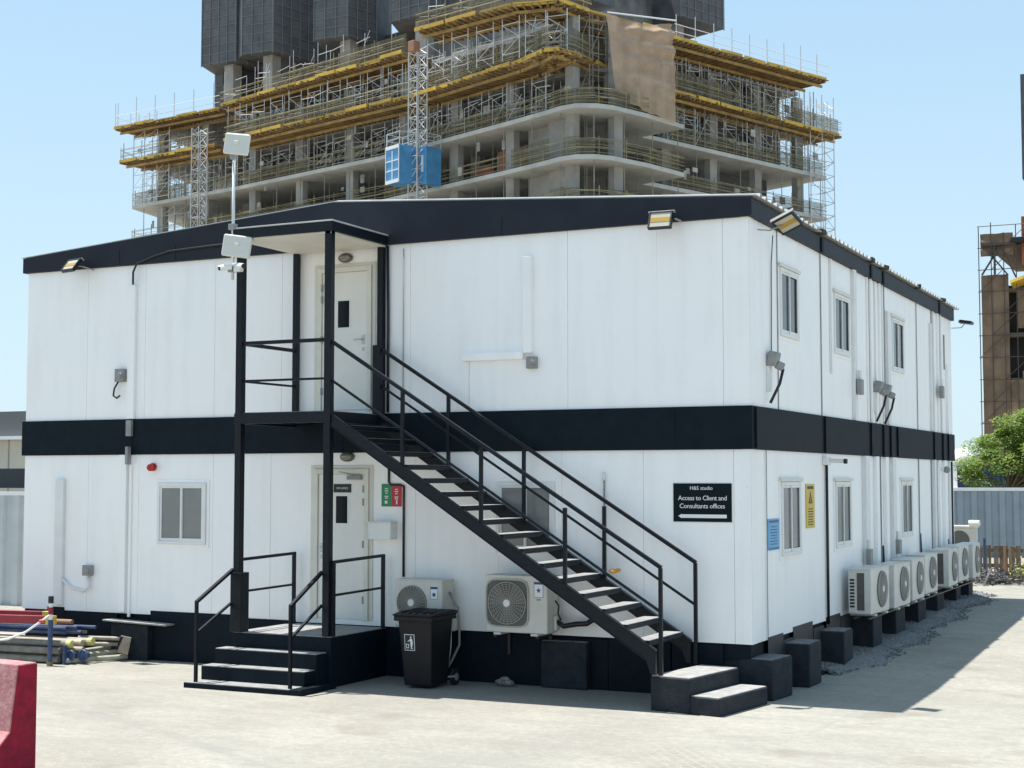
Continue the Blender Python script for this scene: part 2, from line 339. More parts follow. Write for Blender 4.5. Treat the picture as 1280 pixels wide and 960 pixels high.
for side in ('front', 'back', 'right', 'left'):
    for (z0, z1, sf) in ((ZW, ZB0, SEAMF_L), (ZB1, ZF, SEAMF_U)):
        s_ = [x for x in sf]; s_[0] = LX
        seams = s_ if side in ('front', 'back') else SEAMS
        if side in ('right', 'left'): seams = [0.012] + SEAMS[1:-1] + [DY-.012]
        panels(seams, z0, z1, side).build('wall', WHITE, bld, bevel=.004)
MB().box(LX+.05, -.05, .05, DY-.05, .5, ZE-.05).build('inner_shell', TRIM, bld)
# corner posts and cover strips
m = MB(); m.box(-.10, .016, -.016, -.0125, ZW, ZB0); m.box(-.10, .016, -.016, -.0125, ZB1, ZF)
m.box(.0125, .016, -.016, .16, ZW, ZB0); m.box(.0125, .016, -.016, .16, ZB1, ZF)
m.build('corner_post', WHITE, bld, bevel=.003)
for x in (-9.6, -7.18, -3.5): MB().box(x-.02, x+.02, -.018, -.0125, ZW, ZB0).build('cover_strip', WHITE, bld, bevel=.002)
for x in (-8.21, -3.52, -1.23): MB().box(x-.02, x+.02, -.018, -.0125, ZB1, ZF).build('cover_strip', WHITE, bld, bevel=.002)
for y in (3.45, 6.95, 10.22):
    for (z0, z1) in ((ZW, ZB0), (ZB1, ZF)): MB().box(.0125, .018, y-.02, y+.02, z0, z1).build('cover_strip', WHITE, bld, bevel=.002)
# bands
def band(z0, z1, pr, m_, name):
    for side in range(4):
        b = MB()
        if side == 0: b.box(LX-pr, 0+pr, -pr, .05, z0, z1)
        if side == 1: b.box(-.05, pr, .051, DY-.051, z0, z1)
        if side == 2: b.box(LX-pr, 0+pr, DY-.05, DY+pr, z0, z1)
        if side == 3: b.box(LX-pr, LX+.05, .051, DY-.051, z0, z1)
        b.build(name, m_, bld, bevel=.006)
band(ZB0, ZB1, .045, DARKP, 'mid_band')
for x in (-9.73, -5.95, -1.0): MB().box(x-.035, x+.035, -.052, -.0455, ZB0+.01, ZB1-.01).build('band_clip', DARKP, bld, bevel=.004)
for y in (.15, 3.5, 6.4, 7.3, 7.85, 8.4, 11.7, 12.6, 13.2): MB().box(.0455, .075, y-.09, y+.09, ZB0+.015, ZB1-.015).build('band_clip', DARKP, bld, bevel=.004)
# gable fascia front/back, straight side fascias
for yy0, yy1 in ((-.07, .02), (DY-.02, DY+.07)):
    MB().prof([(LX-.07, ZF), (.07, ZF), (.07, ZE), (XR, ZR), (LX-.07, ZE-.01)], 'y', yy0, yy1).build('fascia', FASC, bld, bevel=.006)
for xa, xb in ((-.02, .068), (LX-.068, LX+.02)):
    MB().box(xa, xb, .021, DY-.021, ZF, ZE-.02).build('fascia', FASC, bld, bevel=.005)
m = MB()
for x in (LX+1.9, -8.9, -5.6, -3.4): m.box(x-.004, x+.004, -.0735, -.07, ZF+.005, ZE)
for y in (3.3, 6.4, 7.3, 12.3): m.box(.068, .09, y-.05, y+.05, ZF-.01, ZE-.04)
m.build('fascia_joint', DARKP, bld)
# corrugated roof sheets: ribs run across the building, ends show over the side fascia
for xa, xb, za, zb in ((XR, .13, ZR+.005, ZE+.005), (LX-.12, XR, ZE-.002, ZR+.005)):
    rf = MB(); n = 0; pitch = .25; y = -.055; pr = []
    while y < DY+.1:
        for dy, dz in ((0,0),(.15,0),(.165,.042),(.215,.042),(.23,0)): pr.append((y+dy, dz))
        y += pitch
    for p in pr: rf.v.append((xa, p[0], za+p[1])); rf.v.append((xb, p[0], zb+p[1]))
    for i in range(len(pr)-1): rf.f.append((2*i, 2*i+1, 2*i+3, 2*i+2))
    o = rf.build('roof', mat('roof_sheet', (0.62, 0.61, 0.58), .4, metal=.25, var=.2, vscale=3), bld)
    sm = o.modifiers.new('thick', 'SOLIDIFY'); sm.thickness = .012; sm.offset = 1
for y in (3.2, 6.3, 7.25, 10.1, 12.4): MB().obox((.10, y, ZE+.03), (.10, .22, .07), rz=rnd.uniform(-.3, .3)).build('roof_clamp', mat('old_dark_rag', (0.05, 0.048, 0.045), .9), bld, bevel=.01)
# underframe and skirting sheets
m = MB(); m.box(LX+.02, -.02, .03, .16, .47, ZW); m.box(-.16, -.03, .161, DY-.16, .47, ZW); m.box(LX+.02, LX+.16, .161, DY-.16, .47, ZW); m.box(LX+.02, -.02, DY-.16, DY-.03, .47, ZW)
m.build('base_frame', DARKP, bld)
for (a, b, t) in ((-11.8,-11.35,.66),(-11.35,-11.0,.72),(-11.0,-9.95,.66),(-9.9,-9.35,.60),(-9.32,-7.75,.73),(-7.74,-6.7,.69),(-5.25,-4.2,.66),(-4.2,-2.7,.655),(-2.7,-1.9,.64),(-1.9,-1.05,.655),(-1.04,-.36,.655)):
    MB().box(a+.004, b-.004, -.022, -.014 if t > ZW else .02, .0, t).build('skirting_sheet', DARKP, bld, bevel=.002)
SKB = mat('faded_skirting', (0.035, 0.036, 0.038), .6, var=.3, vscale=4)
for (a, b, t) in ((.62,1.3,.70),(1.32,1.75,.60),(1.78,2.75,.73),(2.8,3.35,.62),(3.5,4.3,.72),(4.35,5.6,.66),(5.65,8.2,.64),(8.3,10.4,.66),(10.5,13.6,.64)):
    MB().box(-.03 if t < .67 else .013, .022, a, b, .18, t).build('skirting_sheet', SKB, bld, bevel=.002)
MB().box(LX+.4, -.4, .5, DY-.3, 0.02, .46).build('under_floor', DARKP, bld)

def window(side, a0, a1, z0, z1, panemat, lint=True):
    """two-light sliding window with frame, sill and head strip; a is x on the front, y on the side"""
    def B(m, a, b, d0, d1, z0, z1):
        return m.box(a, b, -d1, -d0, z0, z1) if side == 'front' else m.box(d0, d1, a, b, z0, z1)
    t = .045; mid = (a0+a1)/2
    wp = MB(); B(wp, a0+t, a1-t, .014, .020, z0+t, z1-t); w = wp.build('window', panemat, bld)
    f = MB(); B(f, a0, a0+t, .012, .05, z0, z1); B(f, a1-t, a1, .012, .05, z0, z1); B(f, a0+t, a1-t, .012, .05, z0, z0+t); B(f, a0+t, a1-t, .012, .05, z1-t, z1)
    f.build('frame', TRIM, w, bevel=.003)
    s1 = MB()
    for (p, q, d) in ((a0+t, mid+.02, .021), (mid-.02, a1-t, .033)):
        e = .032
        B(s1, p, p+e, d, d+.012, z0+t, z1-t); B(s1, q-e, q, d, d+.012, z0+t, z1-t); B(s1, p+e, q-e, d, d+.012, z0+t, z0+t+e*1.4); B(s1, p+e, q-e, d, d+.012, z1-t-e, z1-t)
    s1.build('sash', TRIM, w, bevel=.002)
    o = MB(); e = .05
    B(o, a0-e, a0-.001, .0125, .026, z0-e, z1+e); B(o, a1+.001, a1+e, .0125, .026, z0-e, z1+e); B(o, a0, a1, .0125, .026, z0-e, z0-.001); B(o, a0, a1, .0125, .026, z1+.001, z1+e)
    o.build('surround', WHITE, w, bevel=.003)
    if lint:
        l = MB(); B(l, a0-.06, a1+.06, .026, .06, z1+.005, z1+.055); l.build('head_strip', CREAM, w, bevel=.004)
window('front', -9.20, -8.30, 1.73, 2.64, BLIND, False)
window('front', -3.50, -2.64, 1.73, 2.66, BLIND, False)
for (a0, a1, z0, z1) in ((1.28,2.16,4.59,5.50),(4.12,5.06,4.57,5.48),(8.1,9.05,4.56,5.49),(1.24,2.16,1.69,2.66),(4.07,5.0,1.68,2.66),(8.68,9.58,1.68,2.66)):
    window('side', a0, a1, z0, z1, GLASS if z0 > 4 else BLIND)

def door(x0, x1, z0, z1, gx0, gx1, gz0, gz1, hinge_right):
    d = MB(); d.box(x0+.075, x1-.075, -.030, -.013, z0+.01, z1-.075); D = d.build('door', mat('door_paint', (0.80, 0.78, 0.72), .4, var=.08, vscale=2), bld, bevel=.004)
    f = MB()
    f.box(x0, x0+.07, -.055, -.0125, z0, z1); f.box(x1-.07, x1, -.055, -.0125, z0, z1); f.box(x0+.07, x1-.07, -.055, -.0125, z1-.07, z1)
    f.box(x0-.06, x0-.001, -.028, -.0125, z0, z1+.05); f.box(x1+.001, x1+.06, -.028, -.0125, z0, z1+.05); f.box(x0, x1, -.028, -.0125, z1+.001, z1+.05)
    f.build('door_frame', CREAM, D, bevel=.004)
    MB().box(gx0, gx1, -.034, -.0305, gz0, gz1).build('vision_panel', DGLASS, D)
    b = MB(); e = .02; b.box(gx0-e, gx0, -.037, -.0302, gz0-e, gz1+e); b.box(gx1, gx1+e, -.037, -.0302, gz0-e, gz1+e); b.box(gx0, gx1, -.037, -.0302, gz0-e, gz0); b.box(gx0, gx1, -.037, -.0302, gz1, gz1+e)
    b.build('panel_bead', TRIM, D, bevel=.002)
    hx = x1-.078 if hinge_right else x0+.078; kx = x0+.14 if hinge_right else x1-.14; sg = 1 if hinge_right else -1
    for hz in (z0+.28, z0+(z1-z0)*.5, z0+(z1-z0)*.78, z1-.28): MB().box(hx-.012, hx+.012, -.064, -.0305, hz-.05, hz+.05).build('hinge', GREYP, D, bevel=.003)
    h = MB(); h.tube([(kx, -.032, z0+1.0), (kx, -.085, z0+1.0), (kx+sg*.12, -.085, z0+.995)], .010); h.box(kx-.02, kx+.02, -.042, -.0305, z0+.93, z0+1.06); h.box(kx-.018, kx+.018, -.042, -.0305, z0+.84, z0+.89)
    h.build('handle', CHROME, D)
    return D
door(-6.36, -5.46, 3.66, 5.70, -6.02, -5.83, 4.84, 5.22, False)
D = door(-6.40, -5.49, .74, 2.84, -6.03, -5.84, 2.08, 2.46, True)
MB().box(-6.07, -5.78, -.037, -.031, 2.51, 2.63).build('door_sign', BLACKM, D)
text_mb('SITE OFFICE', .036, (-5.925, -.038, 2.558)).build('lettering', TRIM, D)
m = MB(); m.box(-5.83, -5.60, -.08, -.031, 2.69, 2.75); m.tube([(-5.72, -.075, 2.752), (-5.66, -.17, 2.765), (-5.93, -.11, 2.80)], .008); m.build('door_closer', GREYP, D, bevel=.004)

# trunking, conduits and cables fixed to the walls, plus painted shadow strips
def trunk(a0, a1, z0, z1, side='front', d=.06, m_=None, name='cable_trunking'):
    m = MB()
    m.box(a0, a1, -.012-d, -.0125, z0, z1) if side == 'front' else m.box(.0125, .012+d, a0, a1, z0, z1)
    return m.build(name, m_ or WHITE, bld, bevel=.006)
trunk(-9.79, -9.66, ZB1+.002, 5.66); trunk(-9.92, -9.78, ZW+.02, ZB0-.002); trunk(-9.745, -9.70, ZW-.05, ZB0-.002, d=.03)
trunk(-11.19, -11.02, .76, 2.70, m_=TRIM)
trunk(-3.08, -2.96, 4.37, 5.66, d=.08); trunk(-4.0, -3.085, 4.29, 4.39, d=.08); 
m = MB(); m.box(-9.75, -9.70, -.14, -.06, ZB0-.15, ZB1-.42); m.box(-9.78, -9.68, -.10, -.045, ZB0+.28, ZB0+.52); m.build('cable_gland_box', GREYP, bld, bevel=.004)
def cable(pts, r, m_=BLACKM, name='cable'): return MB().tube(pts, r, 8).build(name, m_, bld, smooth=True)
cable([(-9.68,-.10,5.66),(-9.68,-.10,5.85),(-9.62,-.09,5.98),(-9.3,-.085,6.07),(-9.0,-.085,6.13),(-8.2,-.085,6.16),(-7.3,-.09,6.17),(-6.7,-.12,6.16)], .016)
cable([(-3.92,-.018,4.31),(-3.92,-.018,3.63)], .004, TRIM)
cable([(-1.94,-.035,1.45),(-1.94,-.035,2.70)], .012, GREYP); cable([(-1.94,-.05,2.68),(-1.94,-.05,2.79)], .02, TRIM)
cable([(-5.17,-.03,3.05),(-5.17,-.03,2.66),(-5.14,-.03,2.62),(-5.0,-.03,2.62),(-4.93,-.03,2.60),(-4.93,-.03,2.5),(-4.93,-.03,1.36)], .017)
cable([(-4.95,-.03,ZB1+.02),(-4.95,-.03,5.9)], .006, GREYP)
V = [(3.40,.008,'d'),(3.92,.012,'g',4.25),(4.02,.016,'w',4.25),(5.35,.085,'g'),(6.30,.03,'w'),(6.55,.035,'w'),(6.85,.022,'g'),(7.18,.045,'w'),(7.38,.02,'g'),(7.72,.10,'g',3.62,5.55),(10.24,.014,'d'),(11.55,.06,'g',3.62,5.7),(11.85,.03,'g'),(12.30,.05,'w'),(12.62,.03,'g'),(13.0,.02,'d',4.9,5.6),(13.25,.08,'w',3.62,5.0),(6.42,.008,'d'),(7.56,.008,'d'),(11.70,.010,'d'),(12.47,.008,'d'),(1.2,.004,'d'),(5.46,.008,'d',4.25)]  # thin grey strips next to wider trunks paint the trunks' shadow lines
for v in V:
    z0 = v[3] if len(v) > 3 else ZB1+.002; z1 = v[4] if len(v) > 4 else ZF-.002
    trunk(v[0]-v[1], v[0]+v[1], z0, z1, 'side', .014 + v[1]*.45, {'d': GREYP, 'w': WHITE, 'g': TRIM}[v[2]], 'conduit_and_shade_line')
for v in [(5.95,.13,'g',.95),(6.72,.10,'w',.8),(7.42,.10,'w',.8),(7.95,.12,'g',.8),(8.25,.05,'w',.8),(10.24,.014,'d',.7),(11.65,.10,'g',.8),(12.2,.06,'w',.8),(12.7,.10,'w',.8),(13.3,.05,'g',.8),(6.15,.010,'d',.8),(7.1,.008,'d',.8),(7.66,.010,'d',.8),(11.45,.008,'d',.8),(12.0,.008,'d',.8),(12.95,.010,'d',.8)]:  # narrow grey entries at the end stand in for shadows beside trunking
    trunk(v[0]-v[1], v[0]+v[1], v[3], ZB0-.002, 'side', .02 + v[1]*.4, {'d': GREYP, 'w': WHITE, 'g': TRIM}[v[2]], 'conduit_and_shade_line')
cable([(.045,3.52,.62),(.045,3.52,2.93)], .022); cable([(.045,13.5,.7),(.045,13.5,3.05)], .02)
cable([(.06,.88,5.86),(.03,.90,5.5),(.03,.87,4.6),(.03,.86,4.25)], .007)
cable([(.03,.585,ZW),(.03,.585,ZB0)], .006, GREYP)

# ------------------------------------------------------------------ wall fixings (each a thing)
def switch_box(name, label, side, a, z, w=.17, h=.2, tail=None, grp=None):
    t = thing(name, label, 'junction box', (a, -.02, z) if side == 'front' else (.02, a, z), grp)
    m = MB()
    if side == 'front': m.box(a-w/2, a+w/2, -.10, -.013, z-h/2, z+h/2); m.tube([(a+w*.3, -.10, z), (a+w*.3, -.15, z)], w*.22, 12)
    else: m.box(.013, .10, a-w/2, a+w/2, z-h/2, z+h/2); m.tube([(.10, a+w*.2, z), (.16, a+w*.2, z)], w*.24, 12)
    m.build('housing', GREYP, t, bevel=.008)
    if tail: MB().tube(tail, .014, 8).build('cable_tail', BLACKM, t, smooth=True)
    return t
switch_box('junction_box', 'grey junction box with hooked black cable on the upper wall below the left floodlight', 'front', -9.93, 4.28, tail=[(-9.95,-.08,4.19),(-10.02,-.09,4.08),(-10.03,-.10,3.97),(-9.95,-.11,3.93),(-9.90,-.10,3.97)])
t = switch_box('junction_box', 'grey junction box low on the wall above the pipe pile', 'front', -10.51, 1.30, .16, .16)
MB().tube([(-10.5,-.06,1.21),(-10.47,-.06,1.05),(-10.6,-.06,.98),(-10.85,-.06,1.03),(-11.02,-.06,1.16)], .022, 8).build('white_hose', TRIM, t, smooth=True)
switch_box('junction_box', 'small grey socket box at the foot of the L-shaped trunking', 'front', -2.96, 4.24, .14, .16)
def side_switch(y, z, lab, grp):
    t = thing('isolator_switch', lab, 'isolator', (.02, y, z), grp)
    m = MB(); m.obox((.09, y, z+.07), (.13, .17, .19), ry=.25); m.build('housing', GREYP, t, bevel=.02)
    MB().tube([(.12,y+.02,z+.0),(.20,y+.07,z-.04)], .055, 14).build('socket', GREYP, t, smooth=False, bevel=.01)
    MB().box(.013, .05, y-.07, y+.07, z-.35, z-.02).build('back_plate', TRIM, t, bevel=.004)
    MB().tube([(.20,y+.06,z-.06),(.17,y-.0,z-.25),(.08,y-.12,z-.5)], .02, 8).build('plug_cable', BLACKM, t, smooth=True)
    return t
side_switch(.75, 4.17, 'grey weatherproof isolator near the corner on the upper side wall', None)
side_switch(6.75, 4.14, 'grey isolator with drooping cable, nearer one of the pair between upper side windows', None)
side_switch(7.35, 4.12, 'grey isolator with drooping cable, farther one of the pair between upper side windows', None)
for y, z, lab in ((5.38,4.13,'grey cable box on the trunking between first and second upper side windows'),(12.2,4.40,'small grey cable box far along the upper side wall'),(5.85,1.48,'grey socket box on wall above the nearest outdoor unit'),(8.0,1.55,'grey socket box on wall behind the third side outdoor unit')):
    t = thing('cable_box', lab, 'cable box', (.02, y, z)); m = MB(); m.box(.075, .15, y-.09, y+.09, z-.12, z+.12); m.build('housing', GREYP, t, bevel=.01)
    MB().tube([(.11,y,z+.12),(.11,y,z+.26)], .03, 10).build('inlet', TRIM, t)

def floodlight(lab, loc, rz, tilt, grp='floodlights under the roof fascia'):
    t = thing('floodlight', lab, 'floodlight', (0,0,0), grp)
    w, h = .31, .24
    m = MB(); m.box(-w/2, w/2, .0, .045, -h/2, h/2); m.build('housing', BLACKM, t, bevel=.006)
    f = MB(); e = .022; f.box(-w/2, -w/2+e, -.016, 0, -h/2, h/2); f.box(w/2-e, w/2, -.016, 0, -h/2, h/2); f.box(-w/2+e, w/2-e, -.016, 0, -h/2, -h/2+e); f.box(-w/2+e, w/2-e, -.016, 0, h/2-e, h/2); f.build('bezel', BLACKM, t, bevel=.003)
    MB().box(-w/2+e, w/2-e, -.006, -.0005, -h/2+e, h/2-e).build('lens', LED, t)
    MB().box(-w/2+e+.005, w/2-e-.005, -.010, -.0065, -.035, .03).build('led_strip', LEDY, t)
    for k in (-1, 1): pass
    MB().box(-w/2-.02, w/2+.02, .0, .05, h/2, h/2+.012).build('top_lip', GREYP, t)
    t.rotation_euler = (tilt, 0, rz); t.location = loc
    return t
def bracket(t, pts):
    M = (Matrix.Translation(t.location) @ t.rotation_euler.to_matrix().to_4x4()).inverted()
    mb = MB(); 
    for a, b in zip(pts[:-1], pts[1:]): mb.bar(a, b, .035, .012)
    me_o = mb.xf(M); me = bpy.data.meshes.new('bracket'); me.from_pydata(me_o.v, [], me_o.f); me.materials.append(GREYP)
    o = bpy.data.objects.new('bracket', me); COL.objects.link(o); o.parent = t
t = floodlight('floodlight tilted downwards high on the left end of the front wall', (-10.72, -.32, 6.00), rad(-12), rad(-38)); bracket(t, [(-10.50,-.05,5.94),(-10.50,-.30,5.96),(-10.62,-.31,5.98)])
t = floodlight('floodlight facing forward under the fascia above the access sign', (-1.05, -.30, 5.965), rad(2), rad(-22)); bracket(t, [(-.86,-.05,5.97),(-.86,-.26,5.97)])
t = floodlight('floodlight tilted on its bracket at the near end of the side wall', (.42, .30, 5.90), rad(48), rad(-20)); t.rotation_euler = (rad(52), rad(-20), rad(-14)); bracket(t, [(.05,.25,5.84),(.20,.26,5.82),(.36,.30,5.88)])
t = floodlight('small floodlight seen edge-on at the far end of the side wall', (.36, 13.7, 5.92), rad(90), rad(-80)); bracket(t, [(.05,13.7,5.80),(.25,13.7,5.80),(.34,13.7,5.90)])

for (x, z, lab) in ((-5.90, 5.83, 'oval bulkhead lamp above the upper door under the canopy'), (-5.85, 3.01, 'oval bulkhead lamp above the ground-floor door')):
    t = thing('bulkhead_lamp', lab, 'wall lamp', (x, -.02, z), 'bulkhead lamps above the doors')
    MB().ball((x, -.035, z), 1, 20, 10, (.12, .045, .068)).build('base', mat('bronze_grey', (.11,.105,.09), .5), t, smooth=True)
    MB().ball((x, -.055, z), 1, 20, 10, (.085, .05, .045)).build('diffuser', mat('old_glass', (.33,.31,.26), .2), t, smooth=True)
    r = MB(); r.bar((x-.06,-.108,z-.02),(x+.06,-.108,z-.02),.008); r.bar((x-.06,-.108,z+.02),(x+.06,-.108,z+.02),.008); r.build('cage', mat('bronze_grey', (.11,.105,.09), .5), t)
t = thing('alarm_sounder', 'red alarm sounder on the wall above the left window', 'alarm', (-9.30, -.02, 2.88))
m = MB(); m.tube([(-9.30,-.013,2.88),(-9.30,-.05,2.88)], .06, 16); m.build('base', mat('red_plastic', (.42,.012,.012), .35), t)
MB().tube([(-9.30,-.05,2.88),(-9.27,-.13,2.87)], [.045,.055], 16).build('horn', mat('red_plastic', (.42,.012,.012), .35), t)

# signs
def sign(name, lab, cat, side, a0, a1, z0, z1, m_, border=None):
    t = thing(name, lab, cat, ((a0+a1)/2, -.02, z0) if side == 'front' else (.02, (a0+a1)/2, z0))
    def B(a, b, d0, d1, z0, z1): 
        return MB().box(a, b, -d1, -d0, z0, z1) if side == 'front' else MB().box(d0, d1, a, b, z0, z1)
    if border: B(a0-.012, a1+.012, .013, .017, z0-.012, z1+.012).build('edge', border, t)
    B(a0, a1, .0175, .024, z0, z1).build('board', m_, t)
    return t, B
SW = mat('sign_white', (.80,.80,.80), .5)
t, B = sign('access_sign', 'black sign with white lettering and a long white arrow pointing left near the corner', 'sign', 'front', -1.00, -.235, 2.165, 2.645, mat('sign_black', (.004,.010,.014), .5, spec=.12), SW)
def on(mb, nm, m_): return mb.build(nm, m_, t)
on(text_mb('H&S studio', .066, (-.63, -.025, 2.565)), 'lettering', SW)
on(text_mb('Access to Client and', .083, (-.615, -.025, 2.435), spacing=.93), 'lettering', SW)
on(text_mb('Consultants offices', .083, (-.62, -.025, 2.335), spacing=.95), 'lettering', SW)
m = MB(); m.add([(x, y, z) for y in (-.026, -.0245) for x, z in ((-.935,2.237),(-.89,2.262),(-.89,2.257),(-.30,2.257),(-.30,2.213),(-.89,2.213),(-.89,2.208))], [tuple(range(7)), tuple(range(13,6,-1))]); on(m, 'arrow', SW)
GRN = mat('sign_green', (.01,.22,.09), .4); RED = mat('sign_red', (.50,.015,.035), .4)
t, B = sign('assembly_sign', 'small sign half green and half red beside the ground-floor door', 'sign', 'front', -5.29, -5.125, 2.32, 2.63, GRN)
B(-5.1245, -4.97, .0175, .024, 2.32, 2.63).build('red_half', RED, t)
m = MB()
for k, (w, z) in enumerate(((.05,2.56),(.06,2.53),(.04,2.50),(.06,2.455),(.05,2.43))): 
    m.box(-5.21-w/2, -5.21+w/2, -.0255, -.0245, z, z+.012); m.box(-5.05-w/2, -5.05+w/2, -.0255, -.0245, z-.01, z+.002)
m.box(-5.235,-5.195,-.0255,-.0245,2.36,2.40); m.box(-5.055,-5.035,-.0255,-.0245,2.35,2.41); m.build('lettering', SW, t)
t, B = sign('blue_notice', 'light blue notice with rows of dark text on the side wall near the corner', 'notice', 'side', .66, 1.16, 1.79, 2.19, mat('notice_blue', (.09,.36,.62), .4))
m = MB(); m.box(.0245,.0255,.70,1.12,2.14,2.17); m.box(.0245,.0255,.70,1.12,1.80,1.82)
for k in range(7): w = rnd.uniform(.12,.17); m.box(.0245,.0255,.91-w,.91+w,1.86+k*.037,1.872+k*.037)
m.build('lettering', mat('notice_ink', (.02,.10,.24), .5), t)
t, B = sign('warning_notice', 'tall yellow warning notice between the two nearest ground-floor side windows', 'notice', 'side', 2.48, 2.92, 2.02, 2.63, mat('notice_yellow', (.62,.42,.02), .4))
m = MB(); m.add([(.0255,y,z) for y,z in ((2.60,2.36),(2.80,2.36),(2.70,2.54))], [(0,1,2)]); m.box(.0245,.0255,2.54,2.86,2.56,2.60)
for k in range(7): w = rnd.uniform(.10,.16); m.box(.0245,.0255,2.70-w,2.70+w,2.06+k*.036,2.075+k*.036)
m.build('lettering', mat('notice_black', (.02,.02,.02), .5), t)
MB().add([(.0262,y,z) for y,z in ((2.685,2.38),(2.715,2.38),(2.70,2.49))], [(0,1,2)]).build('symbol', mat('notice_yellow', (.62,.42,.02), .4), t)
t = thing('letter_box', 'plain white metal box fixed to the wall right of the ground-floor door', 'box', (-5.2,-.02,1.88))
MB().box(-5.40, -5.04, -.20, -.013, 1.87, 2.10).build('body', TRIM, t, bevel=.008); MB().box(-5.41, -5.03, -.21, -.013, 2.101, 2.118).build('lid', TRIM, t, bevel=.004)
t = thing('wall_lamp', 'white tubular lamp on a wall arm above the black pipe of the side wall', 'wall lamp', (.02,3.55,2.97))
MB().box(.013,.09,3.40,3.62,2.90,3.02).build('base', TRIM, t, bevel=.01); MB().tube([(.09,3.52,2.965),(.30,3.52,2.955)], .03, 12).build('arm', TRIM, t); MB().tube([(.30,3.52,2.955),(.345,3.52,2.953)], .036, 12).build('sensor', BLACKM, t)
t = thing('security_camera', 'small white dome camera under the mid band at the far end of the side wall', 'camera', (.02,12.3,2.9))
MB().box(.013,.12,12.2,12.4,2.86,2.93).build('mount', TRIM, t, bevel=.01); MB().ball((.16,12.3,2.88),.07).build('dome', GREYP, t, smooth=True)

# ------------------------------------------------------------------ outside stair with landing and canopy
X0, X1, YO, YI = -6.69, -5.27, -1.40, -.18
st = thing('outside_staircase', 'black steel outside staircase with landing, canopy and handrails up to the upper door', 'staircase', (-5.3,-1.0,0))
def sq(p, q, w=.06): return MB().bar(p, q, w)
for nm, x, y, z0, z1, w in (('post',X0,YO,.66,6.02,.10),('post',X1,YO,.66,6.02,.10),('post',X0,-.09,3.6,5.93,.08),('post',X1,-.09,3.6,5.97,.09)):
    MB().box(x-w/2, x+w/2, y-w/2, y+w/2, z0, z1).build(nm, STEEL, st, bevel=.006)
b = MB(); b.box(X0-.08, X0+.10, YO-.07, YO+.11, .66, 1.45); b.build('post_casing', STEEL, st, bevel=.008)
# landing
b = MB(); b.box(X0-.058, X1+.058, YO-.058, YO-.001, 3.44, 3.585); b.box(X0-.058, X0-.001, YO, -.07, 3.44, 3.585); b.box(X1+.001, X1+.058, YO, -.07, 3.44, 3.585); b.build('landing_frame', STEEL, st, bevel=.004)
MB().box(X0+.001, X1-.001, YO+.001, -.07, 3.555, 3.595).build('landing_plate', TREAD, st, bevel=.003)
b = MB()
for k in range(4): b.box(X0+.2+k*.33, X0+.25+k*.33, YO+.01, -.08, 3.46, 3.55)
b.build('joist', STEEL, st)
# canopy
cn = MB().prof([(YO-.05,5.93),(-.075,5.93),(-.075,5.99),(YO-.05,5.99)], 'x', X0-.05, X1+.05).build('canopy', mat('canopy_soffit', (.72,.68,.58), .6, var=.1, vscale=2), st)
b = MB(); b.box(X0-.09, X1+.09, YO-.09, YO-.051, 5.955, 6.085); b.box(X0-.09, X0-.051, YO-.05, -.075, 5.955, 6.085); b.box(X1+.051, X1+.09, YO-.05, -.075, 5.955, 6.085); b.build('canopy_edge', STEEL, cn, bevel=.005)
MB().box(X0-.10, X1+.10, YO-.10, -.076, 6.0855, 6.105).build('canopy_sheet', mat('roof_sheet', (0.62, 0.61, 0.58), .4), cn, bevel=.003)
# flight
NT = 16; XS, ZS = -5.24, 3.555; XE, ZEE = -.72, .62; sl_ = (ZEE-ZS)/(XE-XS)
for y in (YO, YI):
    b = MB(); h = .20
    b.prof([(XS,ZS+.0),(XE,ZEE+.08),(XE,.43),(XE-.06,.43),(XE-.12,.60),(XS,ZS-.14)], 'y', y-.03, y+.03); b.build('stringer', STEEL, st, bevel=.004)
    fl = MB(); fl.bar((XS, y, ZS+.006), (XE, y, ZEE+.086), .075, .012); fl.bar((XS, y, ZS-.146), (XE-.12, y, .594), .075, .012); fl.build('stringer_flange', STEEL, st)
tp = None
for k in range(NT):
    x = -5.04 + k*.2735; z = 3.385 - k*.1725
    if tp is None:
        b = MB(); b.box(x-.125, x+.125, YO+.031, YI-.031, z-.012, z+.012); b.box(x+.113, x+.125, YO+.031, YI-.031, z-.05, z-.0121); b.box(x-.125, x-.113, YO+.031, YI-.031, z-.04, z-.0121)
        tp = b.build('tread', STEEL, st, bevel=.003); tz = (x, z)
        MB().box(x-.118, x+.118, YO+.036, YI-.036, z+.0125, z+.0165).build('worn_lit_top', TREAD, tp)  # tread top paler than its body, sunlight put into the colour
    else:
        c = copy_tree(tp, st); c.location = tp.location + Vector((x-tz[0], 0, z-tz[1]))
def rz_(x): return ZS + (x-XS)*sl_
for y in (YO, YI):
    for x in (-4.15, -3.02, -1.88, -.66):
        if x == -.66: z0, z1 = .42, 1.66
        else: z0, z1 = rz_(x)-.02, rz_(x)+.98
        b = MB(); b.box(x-.022, x+.022, y-.022, y+.022, z0, z1); b.build('baluster_post', STEEL, st, bevel=.003)
    b = MB(); b.bar((X1, y, 4.53), (-.65, y, 1.665), .05, .045); b.build('handrail', STEEL, st, bevel=.004)
    b = MB(); b.bar((X1, y, 4.02), (-.67, y, 1.15 if y == YI else 1.16), .032, .03); b.build('mid_rail', STEEL, st, bevel=.003)
b = MB(); b.box(X1-.05, X1+.07, -.24, -.14, 3.6, 4.55); b.build('post_casing', STEEL, st, bevel=.006)
